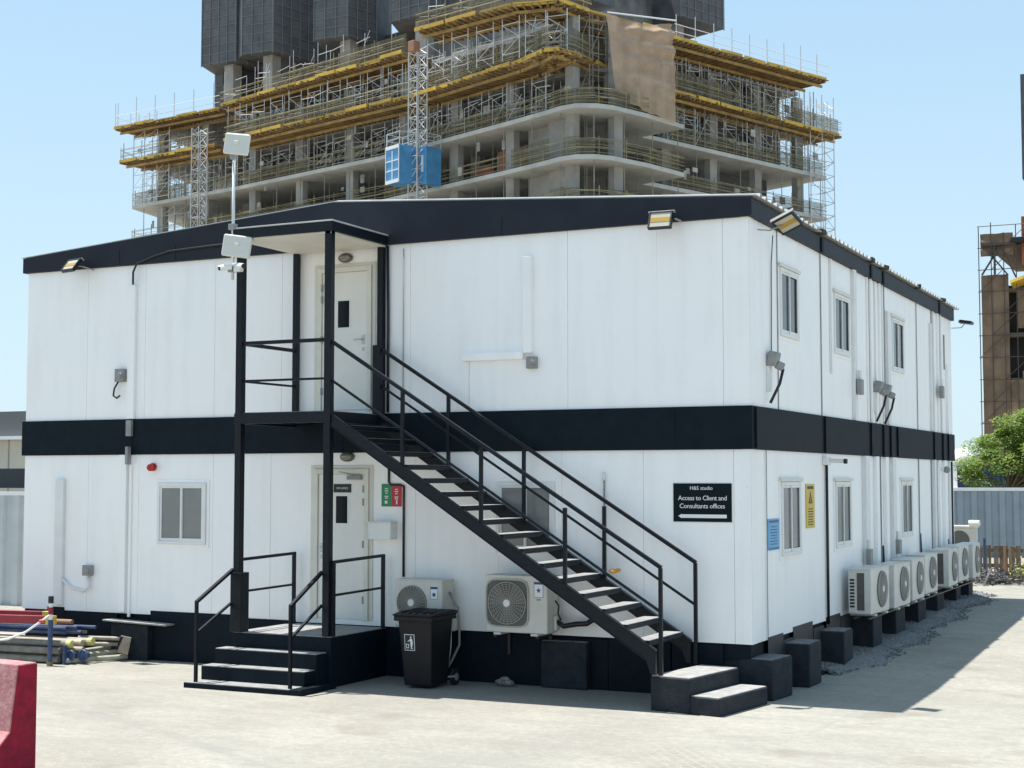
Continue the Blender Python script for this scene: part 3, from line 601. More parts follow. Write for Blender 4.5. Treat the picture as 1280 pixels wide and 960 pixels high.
for nm, z, w in (('handrail',4.53,.048),('mid_rail',4.02,.03)):
    MB().bar((X0, YO, z), (X1, YO, z), w).build(nm, STEEL, st, bevel=.003)
    MB().bar((X0, YO, z), (X0, -.09, z), w).build(nm, STEEL, st, bevel=.003)
cable2 = MB(); cable2.tube([(X1+.08,-.06,5.95),(X1+.09,-.05,5.0),(X1+.09,-.05,3.62)], .02, 8); cable2.build('cable', BLACKM, st, smooth=True)
t = thing('cloth_scrap', 'orange rag caught on the stair stringer', 'rag', (-1.75,YI,1.52))
m = MB(); m.ball((-1.75,YI-.01,1.53), 1, 10, 6, (.07,.05,.03)); m.ball((-1.69,YI,1.545), 1, 8, 5, (.04,.04,.025)); m.build('cloth', mat('orange_cloth', (.62,.30,.06), .9, bump=.8, bscale=40), t, smooth=True)

# antenna pole with panels and cameras, clamped to the left post
t = thing('antenna_mast', 'galvanised antenna pole with two pale panel antennas rising from the stair post', 'antenna', (X0-.03,YO-.06,5.9))
MB().tube([(X0-.10,YO-.07,5.4),(X0-.10,YO-.07,7.12)], .022, 10).build('pole', GALV, t, smooth=True)
PAN = mat('antenna_plastic', (.62,.62,.58), .35)
def panel(cx, cz, rz, w, h, nm):
    m = MB(); m.obox((0,0,0), (w, .05, h)); m.xf(Matrix.Translation((cx, YO-.14, cz)) @ Matrix.Rotation(rz, 4, 'Z') @ Matrix.Rotation(rad(8), 4, 'Y'))
    o = m.build(nm, PAN, t, bevel=.045, seg=4); q = MB(); q.obox((.0,-.03,.02), (.07,.02,.05)); q.xf(Matrix.Translation((cx, YO-.14, cz)) @ Matrix.Rotation(rz, 4, 'Z') @ Matrix.Rotation(rad(8), 4, 'Y')); q.build('badge', CREAM, o, bevel=.008)
panel(X0+.0, 7.24, rad(12), .37, .29, 'upper_panel'); panel(X0+.02, 5.84, rad(20), .40, .30, 'lower_panel')
m = MB(); m.box(X0-.13, X0-.06, YO-.13, YO-.05, 7.05, 7.13); m.box(X0-.14, X0-.04, YO-.13, YO-.05, 5.5, 5.58); m.box(X0-.14,X0-.04,YO-.13,YO-.05,6.08,6.16); m.build('clamp', GREYP, t, bevel=.004)
t = thing('twin_security_camera', 'white twin bullet cameras on the stair post below the lower antenna panel', 'camera', (X0,YO-.06,5.55))
m = MB(); m.box(X0-.07, X0+.07, YO-.13, YO-.051, 5.50, 5.62); m.build('mount', TRIM, t, bevel=.01)
for s in (-1, 1):
    o = MB().tube([(X0+s*.05,YO-.15,5.565),(X0+s*.19,YO-.22,5.55)], .038, 12).build('camera_body', TRIM, t, smooth=False, bevel=.006)
    MB().tube([(X0+s*.19,YO-.22,5.55),(X0+s*.215,YO-.232,5.547)], .034, 12).build('lens', BLACKM, o)

# ------------------------------------------------------------------ entrance steps with rails (solid black)
en = thing('entrance_steps', 'black entrance platform with three steps and tube handrails at the ground-floor door', 'steps', (-6,-1.2,0))
def solid_step(nm, x0, x1, y0, y1, z0, z1):
    o = MB().box(x0, x1, y0, y1, z0, z1-.012).build(nm, DARKP, en, bevel=.006)
    MB().box(x0+.003, x1-.003, y0+.003, y1-.003, z1-.0118, z1).build('worn_lit_top', TREAD, o, bevel=.003)  # step tops carry sunlight in their pale colour as well as wear
solid_step('platform', -6.75, -5.20, -1.42, -.03, 0, .66)
solid_step('step', -6.86, -5.26, -1.66, -1.421, 0, .46)
solid_step('step', -6.90, -5.28, -1.90, -1.661, 0, .26)
solid_step('base_slab', -6.95, -5.30, -2.20, -1.901, 0, .075)
MB().box(-5.299, -5.12, -2.2, -1.40, 0, .072).build('base_slab', DARKP, en, bevel=.006)
for (x, ) in ((-6.80,), (-5.33,)):
    MB().bar((x,-2.14,.075),(x,-2.14,1.115),.04).build('newel', STEEL, en, bevel=.003)
    xe = -6.76 if x < -6 else -5.34
    MB().bar((x,-2.15,1.10),(xe,YO-.02,1.49),.045,.04).build('handrail', STEEL, en, bevel=.003)
    MB().bar((x,-2.14,.70),(xe,YO-.02,1.06),.034,.03).build('mid_rail', STEEL, en, bevel=.003)
for x in (X0+.02, X1+.07):
    MB().bar((x,-.12,.66),(x,-.12,1.66),.045).build('newel', STEEL, en, bevel=.003)
    MB().bar((x,YO+.04,1.62),(x,-.10,1.65),.045,.04).build('handrail', STEEL, en, bevel=.003)
    MB().bar((x,YO+.04,1.19),(x,-.12,1.21),.034,.03).build('mid_rail', STEEL, en, bevel=.003)
MB().bar((X1+.07,YO+.03,.66),(X1+.07,YO+.03,1.64),.05).build('newel', STEEL, en, bevel=.003)

# concrete step at the foot of the stair
t = thing('concrete_step', 'black-painted concrete step block with two pale worn tops at the stair foot', 'steps', (-.4,-.8,0))
M = Matrix.Translation((-.82,-1.33,0)) @ Matrix.Rotation(rad(-9), 4, 'Z')
def stepb(x0,x1,y0,y1,z0,z1,nm):
    o = MB().box(x0,x1,y0,y1,z0,z1-.014).xf(M).build(nm, BLOCKC, t, bevel=.014, seg=3); MB().box(x0+.012,x1-.012,y0+.012,y1-.012,z1-.0142,z1).xf(M).build('worn_lit_top', mat('pale_step_top', (.36,.35,.33), .85, var=.4, vscale=7, bump=.3, bscale=40, col2=(.22,.215,.21)), o, bevel=.006)
stepb(0, .52, .0, 1.25, 0, .41, 'upper_step'); stepb(.521, .90, .0, 1.25, 0, .215, 'lower_step')

# ------------------------------------------------------------------ foundation blocks
def fblock(x0, x1, y0, y1, zb, zt, rz, lab, top=None):
    cx, cy = (x0+x1)/2, (y0+y1)/2; t = thing('foundation_block', lab, 'concrete block', (cx,cy,zb), 'black foundation blocks')
    w, d = x1-x0, y1-y0
    m = MB(); m.prism([(-w/2,-d/2),(w/2,-d/2),(w/2,d/2),(-w/2,d/2)], zb, zt-.01); k = .0
    m.xf(Matrix.Translation((cx,cy,0)) @ Matrix.Rotation(rz, 4, 'Z')); m.build('block', BLOCKC, t, bevel=.02, seg=3)
    m = MB(); m.box(-w/2+.018,w/2-.018,-d/2+.018,d/2-.018, zt-.012, zt).xf(Matrix.Translation((cx,cy,0)) @ Matrix.Rotation(rz, 4, 'Z')); m.build('dusty_top', BLOCKT, t, bevel=.008)
fblock(-.40,.30,.02,.66,0,.50,rad(-6),'wide black foundation block under the front corner of the building')
fblock(-.10,.35,1.36,1.95,0,.565,rad(0),'tall narrow black block, second from the corner along the side')
fblock(-.12,.35,3.16,3.72,0,.565,rad(1),'black block just before the first side outdoor unit')
ordn = ['black block under the first side outdoor unit','black block under the second side outdoor unit','black block under the third side outdoor unit','black block under the fourth side outdoor unit','black block under the fifth side outdoor unit','black block under the sixth side outdoor unit']
for i, (y0, y1) in enumerate(((4.9,5.5),(6.5,7.2),(8.28,8.95),(10.0,10.65),(11.9,12.4),(13.3,13.8))):
    fblock(-.25,.37,y0,y1,gz(y0)-.1,.63,0,ordn[i])
fblock(-2.80,-2.15,-.14,.5,0,.61,0,'black block under the front wall behind the staircase')
fblock(-5.1+.25,-4.45,-.10,.5,0,.5,0,'black block behind the wheelie bin')
fblock(-9.95,-9.28,-.16,.45,0,.545,rad(3),'black block beside the pipe pile carrying a grey board')
t = MB().obox((-9.42,-.17,.565),(1.15,.22,.022),rz=rad(3),ry=rad(2)).build('plank', mat('weathered_board', (.38,.37,.34), .8, var=.4, vscale=9), bevel=.003); tag(t, 'weathered grey board lying on the left foundation block', 'board')
fblock(.05,.2,2.55,2.7,0,.09,.4,'tiny broken concrete lump beside the second side block')

# ------------------------------------------------------------------ outdoor air-conditioning units
def ac_unit(w, h, d, fx, fr, square, lab, grp, badge):
    t = thing('air_conditioner', lab, 'outdoor unit', (0,0,0), grp)
    m = MB(); m.box(-w/2, w/2, -d/2, d/2, .03, h); m.build('casing', ACW, t, bevel=.018, seg=3)
    m = MB(); m.box(-w/2-.006, w/2+.006, -d/2-.006, d/2+.006, h-.02, h+.006); m.build('top_cover', ACW, t, bevel=.008)
    cx = -w/2 + w*fx; cz = .03 + (h-.03)*.52; y = -d/2
    m = MB()
    if square:
        n = 32; vs = []
        for i in range(n):
            a = 2*math.pi*(i+.5)/n; c, s = math.cos(a), math.sin(a); k = fr*1.06/max(abs(c)**6+abs(s)**6, 1e-6)**(1/6)
            vs.append((cx+c*k, y-.003, cz+s*k))
        m.add(vs, [tuple(range(n))])
    else: m.tube([(cx,y-.001,cz),(cx,y-.004,cz)], fr*1.02, 32)
    well = m.build('fan_well', ACD, t)
    bl = MB()
    for k in range(3):
        a0 = k*2*math.pi/3
        for j in range(6):
            a = a0 + j*.2; b = a+.2; bl.add([(cx+math.cos(a)*.05,y-.006,cz+math.sin(a)*.05),(cx+math.cos(a)*fr*.92,y-.006-.004*0,cz+math.sin(a)*fr*.92),(cx+math.cos(b)*fr*.92,y-.006,cz+math.sin(b)*fr*.92),(cx+math.cos(b)*.05,y-.006,cz+math.sin(b)*.05)], [(0,1,2,3)])
    bl.build('fan_blade', mat('fan_blade_grey', (.16,.155,.14), .5), well)
    g = MB()
    for q in range(1, 10): g.ring((cx, y-.022, cz), fr*q/9.2, .0022 if q < 9 else .006, 'y', 28, 4)
    for q in range(28):
        a = 2*math.pi*q/28; b = a + .28; g.bar((cx+math.cos(a)*.045, y-.022, cz+math.sin(a)*.045), (cx+math.cos(b)*fr, y-.020, cz+math.sin(b)*fr), .0045)
    if square:
        for q in range(32):
            a = 2*math.pi*q/32; b = 2*math.pi*(q+1)/32
            def P(a): c, s = math.cos(a), math.sin(a); k = fr*1.1/max(abs(c)**6+abs(s)**6, 1e-6)**(1/6); return (cx+c*k, y-.012, cz+s*k)
            g.bar(P(a), P(b), .016)
    g.build('fan_guard', ACG, t)
    MB().tube([(cx,y-.018,cz),(cx,y-.034,cz)], .047, 18).build('fan_hub', TRIM, t)
    # louvred coil opening at the -x end
    m = MB(); m.box(-w/2-.004, -w/2-.001, -d/2+.10, d/2-.13, .09, h-.06); m.build('coil', ACC, t)
    m = MB(); m.box(-w/2-.012, -w/2-.001, d/2-.115, d/2-.005, .05, h-.03); o = m.build('end_panel', ACW, t, bevel=.004)
    m = MB()
    for k in range(9): z = .13 + k*(h-.26)/9; m.box(-w/2-.016, -w/2-.0121, d/2-.095, d/2-.025, z, z+.03)
    m.build('louvre', BLACKM, o)
    # valve cover at the +x end
    m = MB(); m.box(w/2+.001, w/2+.05, d/2-.16, d/2-.02, .06, .26); m.build('valve_cover', ACW, t, bevel=.02, seg=3)
    for s in (-1, 1): MB().box(s*w*.3-.05, s*w*.3+.05, -d/2-.02, d/2+.02, 0, .03).build('foot', ACW, t, bevel=.004)
    if badge:
        bw, bh = (.13, .20) if badge == 2 else (.11, .17); bx = w/2 - .12; bz = h-.165
        o = MB().box(bx-bw/2, bx+bw/2, y-.003, y-.0005, bz-bh/2, bz+bh/2).build('energy_label', SW, t)
        q = MB(); q.box(bx-bw/2+.004, bx+bw/2-.004, y-.0042, y-.0031, bz+bh/2-.035, bz+bh/2-.004)
        if badge == 2:
            pts = []
            for k in range(10):
                a = math.pi/2 + k*math.pi/5; r_ = .036 if k % 2 == 0 else .016; pts.append((bx+math.cos(a)*r_, y-.0042, bz-.012+math.sin(a)*r_))
            pts.append((bx, y-.0042, bz-.012)); q.add(pts, [(10, k, (k+1) % 10) for k in range(10)])
            for (a,b,c,d_) in ((bx-bw/2,bx-bw/2+.005,bz-bh/2,bz+bh/2),(bx+bw/2-.005,bx+bw/2,bz-bh/2,bz+bh/2),(bx-bw/2+.005,bx+bw/2-.005,bz-bh/2,bz-bh/2+.005)): q.box(a,b,y-.0042,y-.0031,c,d_)
            MB().box(bx-.03, bx+.03, y-.003, y-.0005, bz-bh/2-.04, bz-bh/2-.02).build('maker_plate', GREYP, t)
        else:
            q.box(bx-.022, bx+.022, y-.0042, y-.0031, bz-.045, bz-.002)
            for (a,b,c,d_) in ((bx-bw/2,bx-bw/2+.004,bz-bh/2,bz+bh/2),(bx+bw/2-.004,bx+bw/2,bz-bh/2,bz+bh/2),(bx-bw/2+.004,bx+bw/2-.004,bz-bh/2,bz-bh/2+.004)): q.box(a,b,y-.0042,y-.0031,c,d_)
        q.build('label_print', mat('label_navy', (.02,.06,.22), .5), o)
    else:
        MB().box(w/2-.12, w/2-.05, y-.004, y-.0005, h-.13, h-.06).build('badge', SW, t)
    return t
GF = 'outdoor units on the front wall'; GS = 'outdoor units along the side wall'
a = ac_unit(.72,.66,.33,.36,.225,False,'small outdoor unit on the front wall above the wheelie bin',GF,1)
MB().tube([(.37,.03,.50),(.44,.0,.38),(.50,.02,.30),(.50,.06,.02),(.50,.06,-.2),(.40,.02,-.42),(.30,0,-.58),(.24,0,-.66)], .016, 8).build('drain_hose', GREYP, a, smooth=True)
MB().tube([(.38,.06,.05),(.36,.08,-.25),(.31,.05,-.65)], .008, 8).build('drain_hose', TRIM, a, smooth=True)
MB().box(.36,.44,-.02,.12,-.02,.20).build('pipe_cover', ACW, a, bevel=.02)
a.location = (-4.46,-.27,.695)
b_ = ac_unit(.885,.76,.33,.36,.275,True,'larger outdoor unit with blue star label on the front wall behind the stair',GF,2)
MB().tube([(.48,.05,.18),(.56,.08,.12),(.72,.12,.15),(.86,.14,.16),(.95,.16,.22),(.98,.24,.24)], .035, 8).build('pipe', BLACKM, b_, smooth=True)
MB().tube([(.48,.0,.45),(.53,.0,.38),(.52,.0,.28),(.56,.0,.2)], .012, 8).build('cable', BLACKM, b_, smooth=True)
b_.location = (-3.0,-.29,.69)
for s in (-1, 1):
    for (px, pz, pw) in ((-4.46,.69,.5),(-3.0,.685,.6)):
        pass
brk = {}
for (o, w) in ((a,.5),(b_,.6)):
    for s in (-1, 1):
        q = MB(); q.box(s*w/2-.02, s*w/2+.02, -.17, .26, -.03, -.001); q.box(s*w/2-.02, s*w/2+.02, .235, .26, -.30, -.03)
        me = bpy.data.meshes.new('bracket'); me.from_pydata(q.v, [], q.f); me.materials.append(BLACKM); oo = bpy.data.objects.new('bracket', me); COL.objects.link(oo); oo.parent = o
labs = ['outdoor unit nearest the corner in the row along the side wall, louvred end showing','second outdoor unit from the near end of the side wall row','third outdoor unit from the near end of the side wall row','fourth outdoor unit in the side row, just before the gap','outdoor unit right after the gap in the side row','outdoor unit last but one in the side row','last outdoor unit at the far end of the side row']
p0 = ac_unit(1.06,.70,.34,.58,.27,False,labs[0],GS,0)
for i, (ye, zz) in enumerate(((5.46,.665),(6.95,.65),(8.2,.67),(9.45,.69),(11.35,.70),(12.7,.71),(14.0,.70))):
    o = p0 if i == 0 else copy_tree(p0)
    o.rotation_euler = (0,rnd.uniform(-.006,.006),rad(90)+rnd.uniform(-.035,.035)); o.location = (.33+rnd.uniform(-.025,.02), ye-.53, zz); o['label'] = labs[i]
rk = thing('unit_rack', 'thin black steel rails carrying the side row of outdoor units', 'rack', (.3,9,.64))
for x in (.20, .42): MB().box(x-.02, x+.02, 4.35, 14.05, .632, .65).build('rail', BLACKM, rk)

for i, (yy, z1) in enumerate(((4.35,1.9),(5.9,1.45),(7.15,1.6),(8.35,1.3),(10.25,1.7),(11.75,1.4),(13.0,1.5))):
    if i == 0: continue
    m = MB(); m.tube([(.03,yy,z1),(.05,yy,1.15),(.10,yy-.03,.98),(.20,yy+.02,.90),(.24,yy+.10,.88)], .022, 8)
    tag(m.build('lagged_pipe', [RUBBER, TRIM][i % 2], smooth=True), ['black','white'][i % 2] + ' lagged pipe running down the wall behind the %s outdoor unit of the side row' % ['first','second','third','fourth','fifth','sixth','last'][i], 'pipe', 'lagged pipes behind the side units')
# ------------------------------------------------------------------ wheelie bin
bn = thing('wheelie_bin', 'black wheelie bin with a white litter symbol in front of the small outdoor unit', 'bin', (-4.1,-.75,0))
BINM = mat('bin_plastic', (.011,.011,.013), .5, bump=.1, bscale=80, spec=.3)
x0, x1, yf, yb = -4.42, -3.92, -1.05, -.45
m = MB(); zt = .90
vs = [(x0+.05,yf+.09,.03),(x1-.05,yf+.09,.03),(x1-.05,yb-.05,.03),(x0+.05,yb-.05,.03),(x0,yf,zt),(x1,yf,zt),(x1,yb,zt),(x0,yb,zt)]
m.add(vs, [(0,3,2,1),(4,5,6,7),(0,1,5,4),(1,2,6,5),(2,3,7,6),(3,0,4,7)]); m.build('body', BINM, bn, bevel=.03, seg=3)
MB().box(x0-.035, x1+.035, yf-.04, yb+.03, zt-.03, zt+.035).build('rim', BINM, bn, bevel=.012)
m = MB(); m.prof([(yf-.055,zt+.036),(yb+.04,zt+.036),(yb+.04,zt+.075),(yb-.05,zt+.092),(yf+.1,zt+.078),(yf-.055,zt+.055)], 'x', x0-.045, x1+.045); m.build('lid', BINM, bn, bevel=.012, seg=3)
m = MB()
for k in range(5): m.box(x0+.03+k*.105, x0+.07+k*.105, yf+.04, yb-.05, zt+.06, zt+.096)
m.build('lid_rib', BINM, bn, bevel=.01)
MB().tube([(x0+.02,yb+.07,zt+.03),(x1-.02,yb+.07,zt+.03)], .018, 10).build('handle', BINM, bn, smooth=True)
for xx in (x0-.01, x1+.01):
    w = MB().tube([(xx-.025,yb+.02,.11),(xx+.025,yb+.02,.11)], .11, 24).build('wheel', RUBBER, bn, bevel=.008); MB().tube([(xx-.03,yb+.02,.11),(xx+.03,yb+.02,.11)], .05, 16).build('hub', GREYP, w)
MB().tube([(x1-.02,yb-.12,.12),(x1+.06,yb-.06,.125)], .012, 8).build('axle', GREYP, bn)
# litter symbol on the sloping front
def onf(u, v, e=.004): # u metres right of centre, v height
    k = (v-.03)/(zt-.03); return ((x0+x1)/2+u, yf+.09*(1-k)-e, v)
s_ = MB()
def quad(u0,u1,v0,v1,e): return MB().add([onf(u0,v0,e),onf(u1,v0,e),onf(u1,v1,e),onf(u0,v1,e)], [(0,1,2,3)])
o = quad(-.155,-.005,.49,.70,.0065).build('litter_symbol', SW, bn)
quad(-.147,-.013,.498,.692,.0085).build('symbol_ground', BLACKM, o)
q = MB()
def poly(pts, e=.0105): q.add([onf(u,v-.07,e) for u,v in pts], [tuple(range(len(pts)))])
poly([(-.070,.735),(-.055,.745),(-.045,.735),(-.05,.72),(-.065,.718)]); poly([(-.072,.712),(-.040,.715),(-.030,.66),(-.045,.60),(-.030,.585),(-.062,.585),(-.065,.65)]); poly([(-.075,.705),(-.070,.690),(-.105,.672),(-.108,.680)])
poly([(-.135,.645),(-.085,.645),(-.092,.590),(-.128,.590)]); q.build('symbol_figure', SW, o)
q = MB(); q.add([onf(u,v-.07,.0115) for u,v in ((-.125,.638),(-.095,.638),(-.100,.600),(-.120,.600))], [(0,1,2,3)]); q.build('symbol_mark', BLACKM, o)
t = MB(); t.ball((-3.27,-.25,.05),1,10,6,(.15,.07,.05)); t.ball((-3.25,-.27,.10),1,8,5,(.07,.05,.03)); t = t.build('rag_heap', mat('dark_rag', (.04,.04,.042), .9, var=.8, vscale=14, col2=(.35,.34,.32)), smooth=True); tag(t, 'dark crumpled rag on the ground under the larger front outdoor unit', 'rag')

# ------------------------------------------------------------------ barrier
t = thing('concrete_barrier', 'red concrete traffic barrier with faded pink front face at the picture corner', 'barrier', (-4.9,-7.5,0))
M = Matrix.Translation((-4.62,-7.28,0)) @ Matrix.Rotation(rad(-6), 4, 'Z')
pr = [(0,0),(0,1.0),(-.22,1.0),(-.30,.40),(-.46,.25),(-.46,0)]
BR = mat('faded_red_barrier_paint', (.50,.25,.245), .8, var=.3, vscale=9, bump=.35, bscale=30, col2=(.33,.12,.13))
BR2 = mat('deep_red_barrier_paint', (.34,.012,.036), .7, var=.35, vscale=9, bump=.25, bscale=30, col2=(.17,.010,.024), spec=.2)
MB().prof(pr, 'x', -3.0, 0).xf(M).build('barrier_body', BR, t, bevel=.015, seg=3)
MB().prof([(-.004,.0),(-.004,.985),(-.214,.985),(-.292,.398),(-.446,.244),(-.446,0)], 'x', .0005, .006).xf(M).build('painted_end', BR2, t)

# ------------------------------------------------------------------ pipe pile on the left
def pipe_thing(nm, lab, p, q, r, m_, cap=None, grp='pipes and tubes in the pile', n=12):
    t = thing(nm, lab, 'pipe', p, grp); t2 = MB().tube([p, q], r, n).build('tube', m_, t, smooth=False, bevel=.003)
    if cap: d = (Vector(q)-Vector(p)).normalized(); MB().tube([Vector(q)-d*.03, Vector(q)+d*.05], r*1.12, n).build('end_cap', cap, t)
    return t
PW = mat('white_pvc', (.40,.36,.29), .55, var=.3, vscale=7, col2=(.20,.18,.15)); PW2 = mat('grey_pipe', (.26,.245,.21), .6, var=.5, vscale=6, col2=(.12,.11,.09)); PW3 = mat('sandy_pipe', (.44,.38,.27), .6, var=.4, vscale=5, col2=(.25,.21,.15)); PB = mat('blue_tube', (.013,.035,.12), .45, var=.4, vscale=8, col2=(.07,.10,.18)); PR = mat('red_steel', (.30,.02,.03), .45, var=.3, vscale=5); PY = mat('yellow_paint', (.60,.42,.05), .5)
for i in range(9):
    row, c = divmod(i, 3); y = -1.28 + c*.125 + row*.04 ; z = .07 + row*.115
    pipe_thing('cream_pipe', 'long cream pipe in the %s layer of the left pile, %s of its layer' % (['bottom','second','third'][row], ['nearest','middle','rearmost'][c]), (-13.4, y-.02, z+.0), (-10.22+row*.12+c*.13+rnd.uniform(-.16,.10), y+.24+rnd.uniform(-.03,.03), z+rnd.uniform(-.012,.012)), .050, [PW, PW2, PW3][(i*7+1) % 3], mat('pale_yellow_cap', (.62,.58,.20), .5) if i in (6, 8) else None)
for i in range(6):
    row, c = divmod(i, 3)
    pipe_thing('blue_tube' if i != 2 else 'cream_tube', ('thin blue tube above the cream pipes, %s layer, %s' if i != 2 else 'thin cream tube among the blue tubes, %s layer, %s') % (['lower','upper'][row], ['nearest','middle','rearmost'][c]), (-13.2, -.98+c*.11, .42+row*.07), (-10.25+rnd.uniform(-.16,.12)+c*.1, -.72+c*.11, .42+row*.07+rnd.uniform(-.01,.01)), .026, PB if i not in (2,) else PW)
pipe_thing('timber_pole', 'brown pole between blue tubes and red beams', (-13.2,-.85,.57), (-10.35,-.55,.56), .04, mat('brown_wood', (.30,.17,.09), .8))
t = thing('red_beam', 'red steel beam with yellow end on top of the pile, front one', 'beam', (-10.3,-1.05,.6), 'red beams on the pile'); MB().bar((-13.2,-1.25,.60),(-10.40,-1.02,.63),.10,.12).build('beam', PR, t, bevel=.005); MB().bar((-10.40,-1.02,.63),(-10.27,-1.01,.632),.104,.124).build('yellow_end', PY, t, bevel=.005)
t = thing('red_beam', 'pale topped red steel beam lying behind the front red beam', 'beam', (-10.6,-.8,.62), 'red beams on the pile'); MB().bar((-13.2,-.95,.65),(-10.75,-.72,.67),.09,.10).build('beam', PR, t, bevel=.005); MB().bar((-10.75,-.72,.67),(-10.62,-.71,.67),.094,.104).build('yellow_end', PY, t, bevel=.005)
PG = mat('greenish_pole', (.42,.41,.32), .6, var=.4, vscale=9, col2=(.26,.27,.20))
for (p, q, lab) in (((-9.98,-.92,.10),(-9.28,-.14,.16),'pale pole lying on the ground, farthest of the loose ones'),((-9.78,-1.02,.08),(-9.02,-.18,.12),'pale pole lying on the ground, in the middle of the loose ones'),((-9.62,-1.12,.05),(-8.84,-.30,.06),'pale pole lying on the ground, nearest of the loose ones'),((-10.0,-1.10,.05),(-9.55,-.95,.05),'short pale pole end lying on the ground by the blue bracket')):
    p = (p[0]-.42, p[1]+.10, p[2]); q = (q[0]-.72, q[1]+.06, q[2])
    pipe_thing('loose_pole', lab, p, q, .038, PG, grp='loose poles on the ground')
for (p, q, lab) in (((-9.95,-.55,.34),(-9.35,-.25,.32),'short cream tube leaning on the pile end'),((-9.92,-.48,.24),(-9.36,-.18,.23),'short cream tube under the leaning one')):
    p = (p[0]-.28, p[1], p[2]); q = (q[0]-.28, q[1], q[2])
    pipe_thing('short_tube', lab, p, q, .03, PW, grp='short tubes by the pile end')
t = thing('blue_post', 'upright blue scaffold post with white and red tape beside the pile', 'post', (-10.15,-1.22,0))
MB().tube([(-10.15,-1.22,0),(-10.15,-1.22,.66)], .036, 12).build('tube', PB, t); MB().tube([(-10.15,-1.22,.66),(-10.15,-1.22,.90)], .03, 12).build('white_sleeve', SW, t); MB().tube([(-10.15,-1.22,.90),(-10.15,-1.22,1.0)], .04, 12).build('cap', BLACKM, t)
MB().tube([(-10.15,-1.22,.74),(-10.15,-1.22,.84)], .037, 12).build('tape', PR, t); MB().box(-10.185,-10.115,-1.255,-1.185,0,.06).build('foot', mat('dull_brass', (.28,.22,.06), .6), t, bevel=.01)
MB().tube([(-10.15,-1.26,.72),(-10.3,-1.28,.62),(-10.55,-1.3,.47),(-10.85,-1.35,.36),(-11.1,-1.4,.33)], .017, 8).build('rope', SW, t, smooth=True)
MB().ball((-10.26,-1.28,.64),1,8,6,(.06,.03,.03)).build('knot', mat('orange_tape', (.45,.12,.07), .7), t, smooth=True)
t = thing('blue_clamp', 'blue round pipe clamps lying at the end of the pile', 'clamp', (-9.7,-.95,.1))
for (x, y, r) in ((-9.98,-.98,.065),(-9.82,-.90,.075)):
    MB().ring((x,y,.13), r, .018, 'y', 18, 6).build('ring', PB, t, smooth=True); MB().tube([(x,y-.01,.13),(x,y+.10,.13)], r*.7, 16).build('drum', PB, t)
MB().box(-10.06,-10.02,-1.06,-1.01,.0,.28).build('arm', PB, t)
t = thing('bent_plate', 'rusty angled plate standing at the end of the pile', 'plate', (-9.45,-.3,.1)); MB().obox((-9.52,-.35,.24),(.16,.02,.26),rz=.4,ry=.2).build('plate', mat('pale_rust', (.40,.33,.25), .8, var=.4, vscale=9), t, bevel=.004); MB().obox((-9.58,-.36,.27),(.02,.10,.20),ry=.4).build('rib', BLACKM, t)

# ------------------------------------------------------------------ hoardings and background on the left
def corrugated(nm, lab, p, q, z0, z1, m_, capm, pitch=.28, dep=.05, cap=.08):
    t = thing(nm, lab, 'fence', (p[0], p[1], z0)); p = Vector((p[0],p[1],0)); q = Vector((q[0],q[1],0)); d = (q-p); Ln = d.length; d.normalize(); nn = Vector((d.y,-d.x,0))
    m = MB(); s = 0; pts = []
    while s < Ln:
        for ds, o in ((0,0),(.42,0),(.52,1),(.90,1)): pts.append(p + d*(s+ds*pitch) + nn*dep*o)
        s += pitch
    for k, pt in enumerate(pts): m.v += [(pt.x,pt.y,z0),(pt.x,pt.y,z1)]
    m.f = [(2*i,2*i+2,2*i+3,2*i+1) for i in range(len(pts)-1)]
    o = m.build('sheet', m_, t); sd = o.modifiers.new('t','SOLIDIFY'); sd.thickness = .004
    MB().bar(p+Vector((0,0,z1+cap/2)), q+Vector((0,0,z1+cap/2)), .11, cap).build('top_rail', capm, t)
    return t
corrugated('hoarding_fence', 'pale corrugated sheet fence at the left edge beside the building', (-24,5.5), (-12.2,5.5), .1, 2.36, FENCEW, TRIM, pitch=.42, dep=.06)
t = thing('far_office', 'beige low building with dark grey top band behind the left fence', 'building', (-40,27,0))
MB().box(-55,-31,26,36,.28,4.35).build('wall', mat('beige_cladding', (.50,.47,.40), .7, var=.15, vscale=1), t); MB().box(-55.1,-30.9,25.9,36.1,4.351,5.32).build('roof_band', mat('dark_grey_band', (.12,.125,.13), .6), t)
m = MB()
for k in range(16): m.box(-50+k*1.2, -49.96+k*1.2, 25.97, 25.999, .3, 4.3)
m.build('seam', GREYP, t); MB().box(-50,-31,25.55,25.899,4.22,4.35).build('gutter', TRIM, t)
t = thing('banner_hoarding', 'dark banner with small pale lettering above the left fence', 'banner', (-17.5,7,0))
MB().box(-24,-12.6,7.0,7.05,2.50,2.93).build('panel', mat('banner_dark', (.02,.025,.035), .5), t)
for x in (-23,-20,-17,-14): MB().box(x-.04,x+.04,7.06,7.14,.1,2.95).build('post', GALV, t)
text_mb('PROJECT OFFICE', .24, (-17.6,6.995,2.62)).build('lettering', SW, t); m = MB(); m.box(-17.9,-17.4,6.99,6.999,2.5,2.6); m.build('picture', mat('banner_tan', (.35,.25,.15), .6), t)

